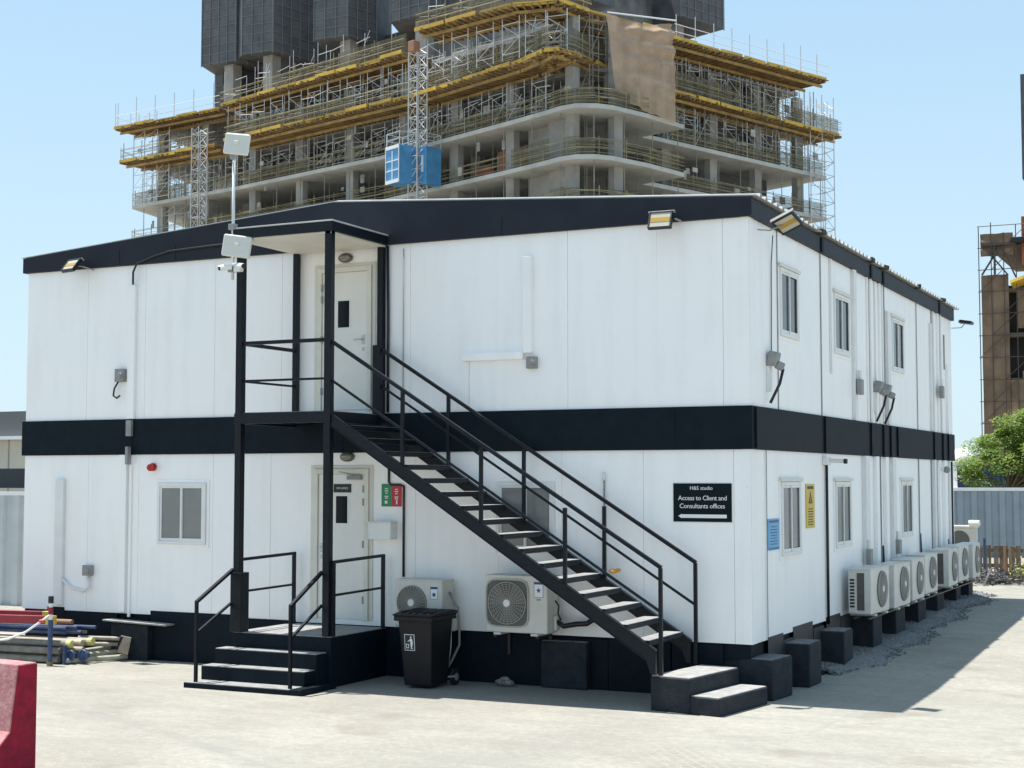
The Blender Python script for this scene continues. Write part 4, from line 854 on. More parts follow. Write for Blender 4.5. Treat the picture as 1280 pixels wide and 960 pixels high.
# ------------------------------------------------------------------ right background
GB = .28
corrugated('hoarding_fence', 'blue-grey corrugated hoarding behind the far end of the side wall', (-7,29), (8,33.5), GB, 2.33, FENCEG, TRIM, pitch=.42, dep=.07, cap=.10)
def leaf_tree(nm, lab, base, trunk_h, crown_c, crown_r, nleaf, seed, leafmats):
    r = random.Random(seed); t = thing(nm, lab, 'tree', base); b = Vector(base); cc = Vector(crown_c)
    tr = MB(); top = b + Vector((.05,.1,trunk_h)); tr.tube([b, b+Vector((.06,0,trunk_h*.5)), top], [.14,.11,.08], 8)
    clumps = []
    for k in range(64):
        while True:
            v = Vector((r.uniform(-1,1), r.uniform(-1,1), r.uniform(-1,1)))
            if v.length < 1: break
        v = Vector((v.x*crown_r[0], v.y*crown_r[1], v.z*crown_r[2])); 
        w = 1.0 - .45*max(0, v.z/crown_r[2]); v.x *= w; v.y *= w; clumps.append((cc+v, r.uniform(.28,.62)))
    for c, s in clumps[::2]: tr.tube([top, (top+c)/2+Vector((0,0,.15)), c], [.045,.028,.008], 5)
    tr.build('trunk', mat('bark', (.16,.12,.08), .9), t)
    fol = [MB() for _ in leafmats]
    for k in range(nleaf):
        c, s = r.choice(clumps); 
        while True:
            v = Vector((r.uniform(-1,1), r.uniform(-1,1), r.uniform(-1,1)))
            if .35 < v.length < 1: break
        p = c + Vector((v.x*s, v.y*s, v.z*s*.6)); L = r.uniform(.06,.13); a = r.uniform(0,6.28); dr = r.uniform(-.9,.2)
        d = Vector((math.cos(a), math.sin(a), dr)).normalized(); sd = d.cross(Vector((0,0,1))).normalized()*L*.28; sd.z += r.uniform(-.02,.02)
        i = min(len(leafmats)-1, int(r.random()*len(leafmats)))
        fol[i].add([p, p+d*L*.5+sd, p+d*L, p+d*L*.5-sd], [(0,1,2,3)])
    for f, lm in zip(fol, leafmats): f.build('crown', lm, t)
    return t
def leafm(nm, c):
    m = mat(nm, c, .5, var=.3, vscale=2); nt = m.node_tree; b = nt.nodes['Principled BSDF']; b.inputs['Transmission Weight'].default_value = 0
    tl = nt.nodes.new('ShaderNodeBsdfTranslucent'); tl.inputs[0].default_value = (c[0]*2, c[1]*1.9, c[2]*1.0, 1); mx = nt.nodes.new('ShaderNodeMixShader'); mx.inputs[0].default_value = .4
    out = [n for n in nt.nodes if n.type == 'OUTPUT_MATERIAL'][0]; nt.links.new(b.outputs[0], mx.inputs[1]); nt.links.new(tl.outputs[0], mx.inputs[2]); nt.links.new(mx.outputs[0], out.inputs[0]); return m
leaf_tree('leafy_tree', 'bright green feathery tree behind the right hoarding', (-1.6,32.6,GB), 2.0, (-1.1,32.8,3.55), (2.1,1.9,1.55), 30000, 5, [leafm('leaf_green',(.14,.23,.06)), leafm('leaf_yellow_green',(.25,.31,.09)), leafm('leaf_dark',(.07,.14,.04))])
t = thing('site_container', 'dark blue storage container mostly hidden behind the tree', 'container', (-1.5,37,GB)); MB().box(-4.1,3.5,38,40.4,GB,3.2).build('body', mat('navy_container', (.02,.045,.11), .5, var=.2, vscale=1), t, bevel=.03)
m = MB()
for k in range(18): m.box(-4.0+k*.42,-3.85+k*.42,37.96,37.999,.5,3.0)
m.build('corrugation', mat('navy_container', (.02,.045,.11), .5), t)
t = thing('mixer_truck', 'white vehicle top showing above the hoarding between building and tree', 'truck', (-5,44,GB)); m = MB(); m.tube([(-5.6,45,2.9),(-5.2,45,3.3),(-4.7,45,3.6)], [.5,.7,.45], 16); m.build('drum', TRIM, t, smooth=True); MB().box(-6.2,-4.3,44.2,46,.9,2.4).build('body', TRIM, t, bevel=.05)
for x in (-5.9,-4.6): MB().tube([(x,44.1,.75),(x,44.3,.75)], .47, 20).build('wheel', RUBBER, t)
# far outdoor unit, crates, posts, scrap, flowers
t = thing('air_conditioner', 'cream outdoor unit standing on a frame beyond the last side unit', 'outdoor unit', (-.85,20.4,GB))
MB().box(-1.35,-.62,20.3,20.7,.88,1.50).build('casing', ACW, t, bevel=.02); MB().box(-1.38,-.59,20.26,20.74,1.501,1.55).build('top_cover', CREAM, t, bevel=.01); MB().tube([(-1.0,20.296,1.19),(-1.0,20.285,1.19)], .24, 24).build('fan_well', ACD, t)
for x in (-1.3,-.7): MB().box(x-.03,x+.03,20.35,20.65,GB,.879).build('leg', GREYP, t)
MB().tube([(-.75,20.25,1.62),(-.5,20.2,1.62)], .07, 12).build('lagged_pipe', TRIM, t)
t = thing('timber_crate', 'row of upright timber boards forming a crate by the far end of the building', 'crate', (-.7,22,GB))
WD = mat('tan_timber', (.24,.18,.12), .8, var=.7, vscale=3, col2=(.06,.045,.035))
for k in range(9): MB().box(-1.05+k*.13,(-.93 if k % 3 else -.98)+k*.13,22.3+k*.05,22.34+k*.05,GB,.98+rnd.uniform(-.02,.02)).build('board', WD, t, bevel=.004)
MB().box(-1.1,.16,22.85,22.9,.80,.90).build('rail', WD, t); MB().box(-1.1,.16,22.85,22.9,.40,.50).build('rail', WD, t)
for i, (x, h_) in enumerate(((-.55,1.22),(-.06,1.05),(.06,.98))):
    m = MB(); m.tube([(x,21.2,GB),(x,21.2,h_)], .035, 10); o = m.build('marker_post', PB if i == 0 else mat('brown_wood', (.30,.17,.09), .8)); tag(o, ['blue metal post standing in front of the timber crate','brown post right of the timber crate','short brown post at the crate corner'][i], 'post')
sc_ = MB(); r = random.Random(9)
for k in range(150):
    c = Vector((r.gauss(.0,.42), 18.6+r.gauss(0,.55), GB+abs(r.gauss(0,.12))+.02)); d = Vector((r.uniform(-1,1), r.uniform(-1,1), r.uniform(-.25,.4))).normalized()*r.uniform(.10,.38)
    sc_.bar(c-d, c+d, r.uniform(.015,.05), r.uniform(.01,.03))
tag(sc_.build('scrap_heap', mat('scrap_mix', (.16,.15,.14), .7, var=.9, vscale=3, col2=(.02,.022,.028))), 'tangled heap of dark metal scrap on the ground beyond the side units', kind='stuff')
fl = MB(); fl2 = MB(); r = random.Random(12)
for k in range(2600):
    p = Vector((r.uniform(.35,2.4), 19.5+r.gauss(0,.5), 0)); p.z = GB + .05 + abs(r.gauss(0,.17)); a = r.uniform(0,6.28); L = r.uniform(.03,.07); d = Vector((math.cos(a), math.sin(a), r.uniform(-.3,.8)))*L; s = Vector((-math.sin(a), math.cos(a), .2))*L*.4
    (fl if r.random() < .8 else fl2).add([p, p+d+s, p+d*1.6, p+d-s], [(0,1,2,3)])
o = fl.build('flower_bed', mat('bed_leaf', (.06,.10,.03), .6)); tag(o, 'low green plants dotted with yellow flowers by the hoarding', kind='stuff'); fl2.build('blossom', mat('yellow_flower', (.65,.42,.03), .6), o)
t = thing('white_bollard', 'short white post at the right edge before the hoarding', 'bollard', (.35,25.5,GB)); MB().tube([(.35,25.5,GB),(.35,25.5,1.2)], .10, 14).build('shaft', TRIM, t); MB().tube([(.35,25.5,1.2),(.35,25.5,1.25)], [.10,.05], 14).build('cap', GREYP, t)

# ------------------------------------------------------------------ the tower under construction
tw = thing('tower_under_construction', 'large concrete tower under construction with yellow formwork decks behind the office', 'building', (-55,90,GB))
A0 = 27.4; S = 3.4
FA = [(-85.1,88.0),(-70.7,84.7),(-54.0,79.9),(-40.3,74.2),(-36.6,72.55),(-35.2,71.85),(-33.93,71.63),(-32.75,72.2),(-31.96,73.2),(-30.7,76.4),(-29.6,80.5),(-33.2,81.6),(-32.1,84.56),(-25.24,102.5)]
BACK = [(-60,118),(-88,101),(-86.2,94)]
POLY = FA + BACK
def fascia_pts(z): return POLY
for k in range(9):
    z = A0 - k*S
    if z < 1: break
    MB().prism(POLY, z-.30, z).build('floor_slab', CONC, tw)
POLYU = [(-52+(x+52)*.93, 92+(y-92)*.86) for x, y in POLY]
for z in (A0+S, A0+2*S): MB().prism(POLYU, z-.30, z).build('floor_slab', CONCD, tw)
# core walls
CP = [(-78.5,95.5),(-68,92),(-52,87.3),(-42,83.5),(-37.5,80.5),(-36.5,84),(-36,88),(-29.8,101),(-58,112),(-80,100)]
MB().prism(CP, GB, A0-.31).build('core_wall', CORE, tw)
CPU = [(-78,93.5),(-69,89.5),(-53,84.7),(-41,79.8),(-35.6,77.4),(-33.6,80),(-34.8,85),(-28.5,100.5),(-58,112),(-80,100)]
MB().prism(CPU, A0, A0+2*S-.31).build('core_wall', mat('shaded_upper_formwork', (0.17, 0.155, 0.14), 0.9, var=.7, vscale=.7, col2=(0.035, 0.045, 0.065)), tw)  # dark back plane; shade between the upper floors put into its colour
MB().prism([(-72,94),(-50,88),(-40,85),(-36.5,90),(-40,103),(-70,103)], A0+2*S, 40.5).build('core_wall', CORE, tw)
def along(P, step, off=0.0, start=0.0):
    """points every `step` metres along an open outline, pushed inwards (off>0) from it"""
    out = []; s = start
    for (x0, y0), (x1, y1) in zip(P[:-1], P[1:]):
        L = math.hypot(x1-x0, y1-y0); dx, dy = (x1-x0)/L, (y1-y0)/L
        while s < L:
            out.append((x0+dx*s - dy*off, y0+dy*s + dx*off, math.atan2(dy, dx))); s += step
        s -= L
    return out
NEAR = FA[:11]; RIGHT = FA[12:14]
# columns: one part each, full storeys
ncol = 0
for (x, y, a) in along(NEAR, 6.2, 1.5, 2.5) + along(NEAR, 7.0, 5.0, 3.0) + along(RIGHT, 5.5, 1.6, 1.0):
    MB().obox((x, y, (GB+A0+2*S)/2-.2), (.85, .55, A0+2*S-GB-.4), rz=a).build('column', CONCD, tw); ncol += 1
for (x, y) in ((-38.5,76.2),(-36.2,74.6)): MB().obox((x, y, (GB+A0)/2), (2.2,.6,A0-GB-.31), rz=rad(-20)).build('column', CONCD, tw)
# formwork decks
def deck(P, z, wid, closed_name='deck'):
    top = MB(); ed = MB(); jo = MB(); low = MB()
    for (p, q) in zip(P[:-1], P[1:]):
        L = math.hypot(q[0]-p[0], q[1]-p[1]); d = Vector(((q[0]-p[0])/L, (q[1]-p[1])/L, 0)); nn = Vector((-d.y, d.x, 0))
        P0 = Vector((*p, 0)); P1 = Vector((*q, 0)); rz = math.atan2(d.y, d.x)
        c = (P0+P1)/2
        top.obox((c.x+nn.x*wid/2, c.y+nn.y*wid/2, z-.03), (L, wid, .05), rz=rz)
        n = max(1, int(L/2.4))
        for k in range(n):                    # edge planks, not quite in line
            a = P0+d*(L*k/n); b = P0+d*(L*(k+.93)/n); jz = random.uniform(-.07,.07); o = nn*random.uniform(-.12,.18)
            ed.bar(a+o+Vector((0,0,z+.02+jz)), b+o+Vector((0,0,z+.02+jz+random.uniform(-.04,.04))), .10, .26)
        k = .2
        while k < L:
            a = P0+d*k; ex = random.uniform(-.35,.25); jo.bar(a+nn*ex+Vector((0,0,z-.17)), a+nn*(wid)+Vector((0,0,z-.17)), .09, .20); k += .55
        for oo in (.7, 2.4): low.bar(P0+nn*oo+Vector((0,0,z-.38)), P1+nn*oo+Vector((0,0,z-.38)), .12, .20)
    t = top.build('formwork_deck', PLY, tw); ed.build('edge_beam', YEL, t); jo.build('joist', PLY, t); low.build('main_beam', mat('bearer_yellow', (.50,.33,.10), .7, var=.5, vscale=1.2, col2=(.22,.14,.07)), t)
D1 = [(-84.1,85.2),(-72.2,83.2)]; D1b = [(-70.6,82.3),(-48.8,76.4),(-38.9,72.3),(-35.5,70.1),(-34.4,70.2),(-33.9,71.7),(-33.5,77.2)]; D1r = [(-31.5,84.0),(-24.2,103.6)]
D2 = [(-85.7,86.2),(-72.7,84.4)]; D2b = [(-72.0,83.6),(-50.1,76.8)]; D2c = [(-46.5,72.3),(-37.9,70.2),(-34.7,70.8),(-33.8,74.0)]; D2r = [(-30.9,82.3),(-23.9,98.5)]
for P in (D1, D1b, D1r): deck(P, A0+S, 3.6)
for P in (D2, D2b, D2c, D2r): deck(P, A0+2*S, 3.6)
deck([(-33.9,74.0),(-30.6,80.5)], A0+2*S, 3.0)
# guard rails and safety mesh lines on every edge
def guard(P, z, m_, rails=(.5,1.05), posts=2.4, h=1.25, off=.12, wires=True, nm='guard_rail', pr=.035, rr=.028):
    g = MB()
    for (x, y, a) in along(P, posts, off, .3): g.tube([(x,y,z),(x,y,z+h*random.uniform(.95,1.15))], pr, 5)
    for (p, q) in zip(P[:-1], P[1:]):
        for r_ in rails: g.tube([(p[0],p[1],z+r_),(q[0],q[1],z+r_+random.uniform(-.05,.05))], rr, 5)
        if wires:
            for k in range(4): g.bar((p[0],p[1],z+.15+k*.27), (q[0],q[1],z+.15+k*.27+random.uniform(-.05,.05)), .012, .028)
    return g.build(nm, m_, tw)
NETM = mat('olive_edge_net', (.24,.20,.12), .9, var=.5, vscale=1.2, col2=(.10,.09,.06), alpha=.35)
def edge_net(P, z, h=1.25, off=.05):
    for (p, q) in zip(P[:-1], P[1:]):
        L = math.hypot(q[0]-p[0], q[1]-p[1]); n = max(1, int(L/6)); d = Vector(((q[0]-p[0])/L, (q[1]-p[1])/L, 0)); nn = Vector((-d.y, d.x, 0))
        for k in range(n):
            a = Vector((*p,0))+d*L*k/n+nn*off; b = Vector((*p,0))+d*(L*(k+1)/n-.03)+nn*off; zz = h*random.uniform(.75,1.15)
            if random.random() < .28: continue
            MB().bar(a+Vector((0,0,z+zz/2)), b+Vector((0,0,z+zz/2+random.uniform(-.1,.1))), .02, zz).build('edge_net', NETM, tw)
MESHY = mat('dusty_edge_mesh', (.40,.33,.17), .8, var=.5, vscale=1.0, col2=(.16,.14,.09))
for k, z in enumerate((A0, A0-S, A0-2*S)):
    guard(NEAR, z, MESHY); guard(RIGHT, z, MESHY); guard([NEAR[0], (-86.2,94)], z, GALV)
for P in (D1, D1b, D1r, D2b, D2c): guard(P, P is D1 and A0+S or (P in (D1b, D1r) and A0+S or A0+2*S), MESHY, h=1.6)
guard(D2, A0+2*S, GALV, h=2.2, wires=False); guard(D2r, A0+2*S, GALV, h=1.9, wires=False, posts=2.0)
guard([(-85.7,86.2),(-86.5,93)], A0+2*S, GALV, h=2.0, wires=False); guard([(-84.1,85.2),(-86,93)], A0+S, GALV, wires=True)
for z in (A0, A0-S, A0-2*S): edge_net(NEAR, z, 1.3, .4); edge_net(RIGHT, z, 1.3, .4)
for P in (D1b, D2b): edge_net(P, (A0+S) if P is D1b else (A0+2*S), 1.7, .3)
edge_net(D1r, A0+S, 1.5, .3); edge_net(D2c, A0+2*S, 1.7, .3); edge_net(D1, A0+S, 1.2, 3.0)
# shoring towers below the decks: one braced frame is one part, the farther rest are one part
def frame_mb(x, y, a, z0, z1, w=1.5):
    m = MB(); dx, dy = math.cos(a)*w/2, math.sin(a)*w/2; p = (x-dx, y-dy); q = (x+dx, y+dy); r = .032
    for e in (p, q): m.tube([(*e,z0),(*e,z1)], r, 5)
    H = z1-z0
    for f in (.15,.5,.85): m.tube([(*p,z0+H*f),(*q,z0+H*f)], r*.8, 4)
    m.tube([(*p,z0+H*.15),(*q,z0+H*.5)], r*.7, 4); m.tube([(*q,z0+H*.5),(*p,z0+H*.85)], r*.7, 4)
    return m
spots = []
for P, z0, z1 in ((NEAR[:5], A0, A0+S-.5), (D1b[:5], A0+S, A0+2*S-.5), (D2c[:3], A0+S, A0+2*S-.5), (RIGHT, A0, A0+S-.5), (D1r, A0+S, A0+2*S-.5)):
    for off in (.9, 3.0):
        for (x, y, a) in along(P, 2.3, off, .8+off*.3): spots.append((x, y, a, z0, z1))
spots.sort(key=lambda s: (s[0]-5.6)**2+(s[1]+18)**2)
for s_ in spots[:100]: frame_mb(*s_).build('shoring_frame', GALV, tw)
rest = MB()
for s_ in spots[100:]: m = frame_mb(*s_); rest.add(m.v, m.f)
tag(rest.build('shoring_frame', GALV, tw), kind='stuff')
# props standing in the open floors below and slim uprights passing the edge
pp = MB()
for z0, z1 in ((A0-S, A0-.3), (A0-2*S, A0-S-.3)):
    for (x, y, a) in along(NEAR, 3.0, .5, 1.1)+along(RIGHT, 2.6, .5, .9)+along(NEAR, 2.4, 2.4, 1.9)+along(NEAR, 3.1, 4.4, .6): pp.tube([(x,y,z0),(x,y,z1)], .035, 5)
for (x, y, a) in along(RIGHT, 1.25, .3, .5): pp.tube([(x,y,A0),(x,y,A0+S)], .04, 5); pp.tube([(x,y,A0+S),(x,y,A0+2*S)], .04, 5)
for (x, y, a) in along(NEAR, 1.3, 1.8, .5): pp.tube([(x,y,A0),(x,y,A0+S-.3)], .03, 5); pp.tube([(x,y,A0+S),(x,y,A0+2*S-.3)], .03, 5)
tag(pp.build('prop', SCAFD, tw), kind='stuff')
lg = MB()
for (P, z0) in ((NEAR, A0), (NEAR, A0+S), (RIGHT, A0), (RIGHT, A0+S)):
    for off in (1.6, 3.4):
        Q = [(x, y) for x, y, a in along(P, 2.6, off, .2)]
        for (p, q) in zip(Q[:-1], Q[1:]):
            for h_ in (.6, 1.15, 1.7, 2.3, 2.8):
                if random.random() < .72: z = z0+h_+random.uniform(-.15,.15); lg.tube([(*p,z),(*q,z+random.uniform(-.08,.08))], .028, 4)
            if random.random() < .5: lg.tube([(*p,z0+.2),(*q,z0+2.8)], .028, 4)
tag(lg.build('ledger', SCAFD, tw), kind='stuff')
lf = MB()
for (P, z0) in ((NEAR[:6], A0), (D1b[:4], A0+S), (RIGHT, A0), (D1r, A0+S), (D2c[:3], A0+2*S), (D2b, A0+2*S)):
    for off in (.35, 1.2):
        Q = [(x, y) for x, y, a in along(P, 1.55, off, .1)]
        for (p, q) in zip(Q[:-1], Q[1:]):
            if random.random() < .55: lf.tube([(*p,z0),(*p,z0+random.choice([1.9,2.9,2.9]))], .026, 4)
            for h_ in (.95, 1.9):
                if random.random() < .45: lf.tube([(*p,z0+h_),(*q,z0+h_+random.uniform(-.25,.25))], .024, 4)
            if random.random() < .22: lf.tube([(*p,z0+.1),(*q,z0+random.uniform(1.2,2.8))], .024, 4)
tag(lf.build('front_scaffold_tube', GALV, tw), kind='stuff')
hm = MB()
for k in range(60):
    P = random.choice([NEAR[:7], D1b[:5], RIGHT, D1r]); z0 = random.choice([A0-S, A0, A0+S]) ; pts = along(P, 1.0, random.uniform(.3,1.2), random.uniform(0,1)); x, y, a = random.choice(pts)
    hm.obox((x,y,z0+random.uniform(.5,2.2)), (random.uniform(.2,.7), .06, random.uniform(.25,.7)), rz=a)
tag(hm.build('hung_board', mat('pale_hung_board', (.55,.52,.45), .8, var=.6, vscale=.5, col2=(.12,.10,.08)), tw), kind='stuff')
# end scaffolds, seen against the sky
def scaffold(nm, lab_, pts, z0, z1, lift=1.1):
    m = MB(); 
    for (x, y) in pts: m.tube([(x,y,z0),(x,y,z1)], .04, 5)
    z = z0+.3
    while z < z1-.2:
        for (a, b) in zip(pts[:-1], pts[1:]):
            m.tube([(*a,z),(*b,z)], .03, 4)
            if random.random() < .65: m.tube([(*a,z),(*b,min(z+lift*1.2,z1))], .024, 4)
        z += lift
    return m.build(nm, GALV, tw)
scaffold('edge_scaffold', '', [(-84.3,87.2),(-82.9,87),(-81.3,86.8),(-79.8,86.6),(-80,89),(-82,89.5),(-84,90),(-84.9,92)], A0, A0+2*S-.4)
scaffold('edge_scaffold', '', [(-82.2,88.6),(-80.5,88.3),(-78.6,88.1),(-78.8,90),(-81,91)], A0-3*S, A0-.3)
scaffold('edge_scaffold', '', [(-84.6,88.2),(-83.4,88.2),(-82.4,88.0)], A0+2*S, A0+2*S+1.6)
scaffold('edge_scaffold', '', [(-25.9,100.2),(-25.3,101.6),(-24.7,103),(-25.8,104.2),(-27.2,104.4)], A0-3*S, A0+2*S-.3)
# interior clutter on the floors
cl = MB(); clr = random.Random(4)
for (x, y, a) in along(NEAR, 2.2, 4.2, .4) + along(RIGHT, 2.5, 3.5, .4):
    for z in (A0-2*S, A0-S, A0, A0+S):
        if clr.random() < .55: s = clr.uniform(.5,1.8); cl.obox((x+clr.uniform(-1,1), y+clr.uniform(-1,1), z+s*.35), (clr.uniform(.6,2.4), .6, s*.7), rz=a)
cl.build('stacked_material', PLY, tw)
for (x, y, z, w, h, c, nm) in ((-44.5,79.0,A0-S,1.8,1.5,(.36,.13,.07),'material_tarp'),(-41.8,78.3,A0-S,2.6,2.4,(.42,.17,.10),'material_tarp'),(-64.0,85.5,A0-2*S,3.0,2.4,(.03,.14,.42),'site_sheet'),(-73.0,88.5,A0-2*S,2.6,2.4,(.03,.17,.5),'site_sheet'),(-43.6,78.6,A0-2*S,3.4,1.5,(.03,.14,.42),'site_sheet')):
    MB().obox((x,y,z+h/2), (w,.5,h), rz=rad(-17)).build(nm, mat('sheet_%d' % int(c[0]*1000+c[2]*100), c, .7, var=.2, vscale=1), tw, bevel=.05)
# grey climbing screens, each a box of panels hung round a column head
ZS0 = 38.7
def screen(P, z0, z1, back):
    """P: outline corners seen from outside (left to right); closed at the back"""
    q = P + [(P[-1][0]+back[0], P[-1][1]+back[1]), (P[0][0]+back[0], P[0][1]+back[1])]
    t = MB().prism(q, z0, z1).build('climbing_screen', SCREEN, tw)
    r = MB()
    for (a, b) in zip(P[:-1], P[1:]):
        L = math.hypot(b[0]-a[0], b[1]-a[1]); n = max(1, int(L/.85)); nx_, ny_ = (b[1]-a[1])/L, -(b[0]-a[0])/L
        for k in range(n+1): x = a[0]+(b[0]-a[0])*k/n+nx_*.06; y = a[1]+(b[1]-a[1])*k/n+ny_*.06; r.bar((x,y,z0-.1),(x,y,z1),.06,.05)
        z = z0+.1
        while z < z1: r.bar((a[0]+nx_*.04,a[1]+ny_*.04,z),(b[0]+nx_*.04,b[1]+ny_*.04,z),.04,.05); z += .8
    r.build('screen_rib', mat('screen_rib', (.17,.175,.18), .6), t)
    return t
k_ = 1.05
def sc_pt(x, y): return (5.61+(x-5.61)*k_, -18.02+(y+18.02)*k_)
screen([sc_pt(-71.8,80.8), sc_pt(-68.3,80.7), sc_pt(-67.0,83.5)], ZS0-.2, 50, (-1.5,6))
screen([sc_pt(-67.2,80.1), sc_pt(-64.3,80.25), sc_pt(-63.3,83.8), sc_pt(-61.6,87)], ZS0, 47.5, (-3,2.5))
screen([sc_pt(-59.7,79.3), sc_pt(-56.7,79.4), sc_pt(-55.8,82.2)], ZS0, 50, (-1.5,5))
screen([sc_pt(-51.9,77.9), sc_pt(-48.2,77.2), sc_pt(-47.0,80)], ZS0, 50, (-1.5,5))
screen([sc_pt(-31.8,86.0), sc_pt(-30.0,90.7)], ZS0, 50, (-5,2))
screen([(-76.2,88.4),(-73.2,87.6)], A0+2*S+1.5, 42.0, (.6,3)); screen([(-76.0,88.2),(-74.6,87.8)], A0+2*S+.2, 36.8, (.6,3))
for (x, y) in (sc_pt(-69.4,81.3), sc_pt(-65.3,81.0), sc_pt(-57.4,80.2), sc_pt(-49.5,78.3), sc_pt(-33.0,87.5), sc_pt(-62.0,86)):
    MB().obox((x, y+.6, (A0+2*S+ZS0)/2), (1.1,1.0,ZS0-A0-2*S), rz=rad(-10)).build('column', CONCD, tw)
MB().prism([(-51,84.5),(-37,81),(-36,100),(-51,100)], A0+2*S, 47).build('core_wall', CORE, tw)
MB().obox((-35.5,76.5,A0+3*S-.4),(3.2,3,3.6),rz=rad(-18)).build('climbing_screen', SCREEN, tw)
# pink-brown debris net hanging at the corner
nt_ = thing('debris_net', 'pink-brown debris net hanging in folds at the corner of the tower', 'net', (-31.5,77.5,26))
m = MB(); NX, NZ = 34, 30; p0 = Vector((-32.9,74.0,0)); p1 = Vector((-29.0,78.4,0)); d = (p1-p0); nrm = Vector((d.y,-d.x,0)).normalized()
for j in range(NZ+1):
    v = j/NZ
    for i in range(NX+1):
        u = i/NX; uu = u*(1-.10) + .13*v*(1-u); z = 33.9 - 5.6*v - (1.5*u*v) + .35*math.sin(u*3.1)*(-1)*(1-v)
        w = .20*math.sin(u*17+v*3+math.sin(v*5)) + .08*math.sin(u*41+1.3+4*v) + .30*math.sin(v*38+u*5+2*math.sin(u*4))*max(0, 1-1.5*v)*(u*1.5)
        P = p0 + d*uu + nrm*(w*.8+.15); m.v.append((P.x, P.y, z))
m.f = [(j*(NX+1)+i, j*(NX+1)+i+1, (j+1)*(NX+1)+i+1, (j+1)*(NX+1)+i) for j in range(NZ) for i in range(NX)]
o = m.build('net', mat('net_pink_brown', (.56,.40,.28), .9, var=.4, vscale=.9, col2=(.38,.27,.19), alpha=.80), nt_, smooth=True)
MB().tube([(-32.6,73.9,33.95),(-29.1,77.7,33.95)], .06, 6).build('top_pole', GALV, nt_)

# construction hoist: lattice mast with two blue cages
def lattice(m, x, y, z0, z1, w, rz, st=1.5, r=.05):
    c, s = math.cos(rz), math.sin(rz); C = [(x+(a*c-b*s)*w/2, y+(a*s+b*c)*w/2) for a, b in ((-1,-1),(1,-1),(1,1),(-1,1))]
    for p in C: m.tube([(*p,z0),(*p,z1)], r, 6)
    z = z0
    while z < z1-.1:
        z2 = min(z+st, z1)
        for i in range(4):
            p, q = C[i], C[(i+1)%4]; m.tube([(*p,z),(*q,z)], r*.6, 4); m.tube([(*p,z),(*q,z2)], r*.6, 4)
        z = z2
    return m
RZ = rad(-19)
MAST = mat('mast_grey_steel', (.50,.50,.49), .5)
h = thing('construction_hoist', 'blue twin-cage construction hoist on a lattice mast against the tower front', 'hoist', (-48.2,75.6,GB))
lattice(MB(), -48.2, 75.6, GB, 34.1, .95, RZ, .95, .055).build('mast', MAST, h)
def cage(cx, cy, z, nm, rot=rad(14), front=True, w=1.0):
    M = Matrix.Translation((cx,cy,z)) @ Matrix.Rotation(RZ+rot, 4, 'Z') @ Matrix.Scale(w, 4, Vector((1,0,0))); o = MB().box(-1.0,1.0,-.75,.75,0,2.75).xf(M).build('cage', HBLUE, h, bevel=.05)
    m = MB()
    for (a, b) in ((-1.0,-.94),(.94,1.0)): m.box(a,b,-.80,-.752,0,2.75)
    m.box(-.92,.92,-.80,-.752,0,.25); m.box(-.92,.92,-.80,-.752,2.5,2.75); m.box(-.92,.92,-.79,-.752,.9,.97); m.box(-.92,.92,-.79,-.752,1.6,1.67); m.box(-.05,.05,-.79,-.752,.25,2.35)
    if front: m.xf(M).build('door_frame', SW, o)
    else: MB().box(-.2,.3,-.80,-.752,.9,2.1).xf(M).build('control_box', TRIM, o)
    g = MB()
    for (a, b) in ((-.95,-.7),(.95,-.7),(.95,.7),(-.95,.7)): g.bar((a,b,2.75),(a,b,3.7),.05)
    for zz in (3.2,3.7):
        for (p, q) in (((-.95,-.7),(.95,-.7)),((.95,-.7),(.95,.7)),((.95,.7),(-.95,.7)),((-.95,.7),(-.95,-.7))): g.bar((*p,zz),(*q,zz),.04)
    g.xf(M).build('roof_rail', GALV, o)
cage(-49.35, 75.2, 23.95, 'cage', rad(-6), True, .86); cage(-47.5, 76.2, 23.9, 'cage', rad(0), False, .40)
MB().obox((-48.2,75.0,33.9),(.7,.6,.8),rz=RZ).build('mast_head', mat('rusty_orange', (.36,.17,.10), .7), h, bevel=.05)
h = thing('lattice_mast', 'slim grey lattice mast standing against the left part of the tower', 'mast', (-72.4,81.4,GB))
lattice(MB(), -72.4, 81.4, GB, 31.8, .9, rad(-14), 1.0, .045).build('mast', MAST, h)

# ------------------------------------------------------------------ second tower at the right edge
t2 = thing('netted_tower', 'brown netted building under construction at the right edge behind the tree', 'building', (-5,112,GB))
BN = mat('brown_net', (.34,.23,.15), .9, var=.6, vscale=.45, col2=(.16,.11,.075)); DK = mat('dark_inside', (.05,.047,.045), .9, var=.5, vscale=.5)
for k in range(6): MB().box(-13.2,14,106.5,122,GB+k*3.6+2.9,GB+k*3.6+3.2).build('floor_slab', mat('brown_dusty_slab', (.20,.15,.11), .9), t2)
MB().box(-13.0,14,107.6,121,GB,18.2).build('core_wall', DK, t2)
def net(x0, x1, y, z0, z1, seed):
    r = random.Random(seed); m = MB(); nx_, nz_ = max(4, int((x1-x0)*2.5)), 16
    for j in range(nz_+1):
        for i in range(nx_+1): u = i/nx_; m.v.append((x0+(x1-x0)*u, y+.12*math.sin(u*(x1-x0)*4+seed)+.05*math.sin(j*1.1)+r.uniform(-.03,.03), z0+(z1-z0)*j/nz_))
    m.f = [(j*(nx_+1)+i, j*(nx_+1)+i+1, (j+1)*(nx_+1)+i+1, (j+1)*(nx_+1)+i) for j in range(nz_) for i in range(nx_)]
    return m.build('net_panel', BN, t2, smooth=True)
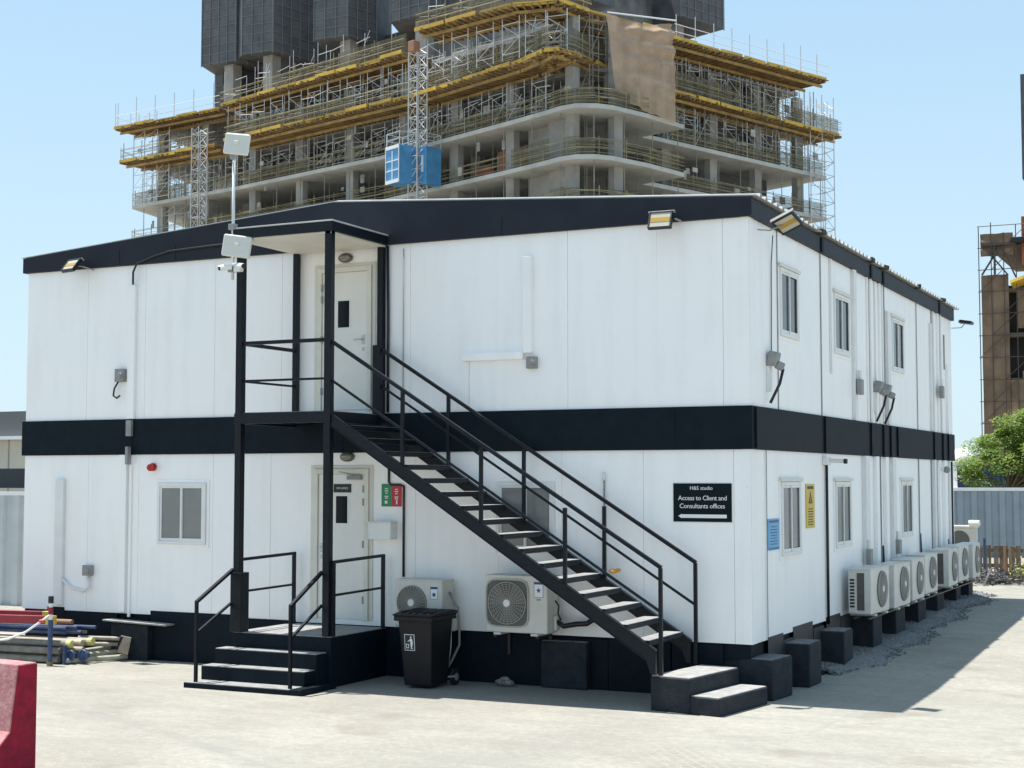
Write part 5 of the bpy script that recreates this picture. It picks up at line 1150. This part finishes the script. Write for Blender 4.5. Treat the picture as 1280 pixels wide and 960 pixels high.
net(-13.7,-11.6,105.8,GB,18.9,1); net(-11.6,-10.5,105.9,GB,10.5,2); net(-13.7,-11.2,105.75,20.4,23.5-1.3,3); net(-10.7,-8.9,106.1,2,11.2,6); net(-11.0,-9.6,106.15,14.6,17.6,8); net(-10.2,6,106,11.6,15.2,4)
m = MB()
for i in range(9):
    x = -13.8+i*.95; m.tube([(x,105.5,GB),(x,105.5,22.5+random.uniform(-.3,.8))], .04, 5)
for k in range(13): z = 1.8+k*1.75; m.tube([(-13.9,105.5,z),(-5,105.5,z)], .035, 5)
for k in range(12): 
    z = 1.8+k*1.75; x = -13.8+(k%3)*.95; m.tube([(x,105.45,z),(x+1.9,105.45,z+1.75)], .03, 4)
m.build('scaffold', mat('rusty_tube', (.10,.075,.06), .7), t2)
m = MB(); 
for (a, b) in (((-13.6,18.9),(-12.0,21.4)),((-12.2,21.4),(-11.0,18.6)),((-13.4,21.2),(-11.6,18.8)),((-12.6,18.9),(-12.6,21.4))): m.bar((a[0],105.6,a[1]),(b[0],105.6,b[1]),.16,.12)
m.box(-13.6,-11.0,105.4,107,21.2,21.4); m.build('truss', mat('rusty_tube', (.10,.075,.06), .7), t2)
MB().box(-11.3,-9.8,105.2,106.8,21.35,21.75).build('platform', BLACKM, t2, bevel=.05)
m = MB(); m.add([(-11.4,105,18.3),(-8.0,105,19.4),(-5,105,19.8),(-5,106.5,19.4),(-8,106.5,19.0),(-11.4,106.5,18.0)], [(0,1,2,3,4,5)]); o = m.build('yellow_chute', YEL, t2); sdd = o.modifiers.new('t','SOLIDIFY'); sdd.thickness = .25
MB().box(-10.6,-5,106.2,106.6,19.6,23.5).build('orange_screen', mat('orange_net', (.50,.17,.07), .8, var=.4, vscale=.6), t2)
t3 = thing('screened_tower', 'dark edge of a higher screened building at the right picture edge', 'building', (5,150,GB))
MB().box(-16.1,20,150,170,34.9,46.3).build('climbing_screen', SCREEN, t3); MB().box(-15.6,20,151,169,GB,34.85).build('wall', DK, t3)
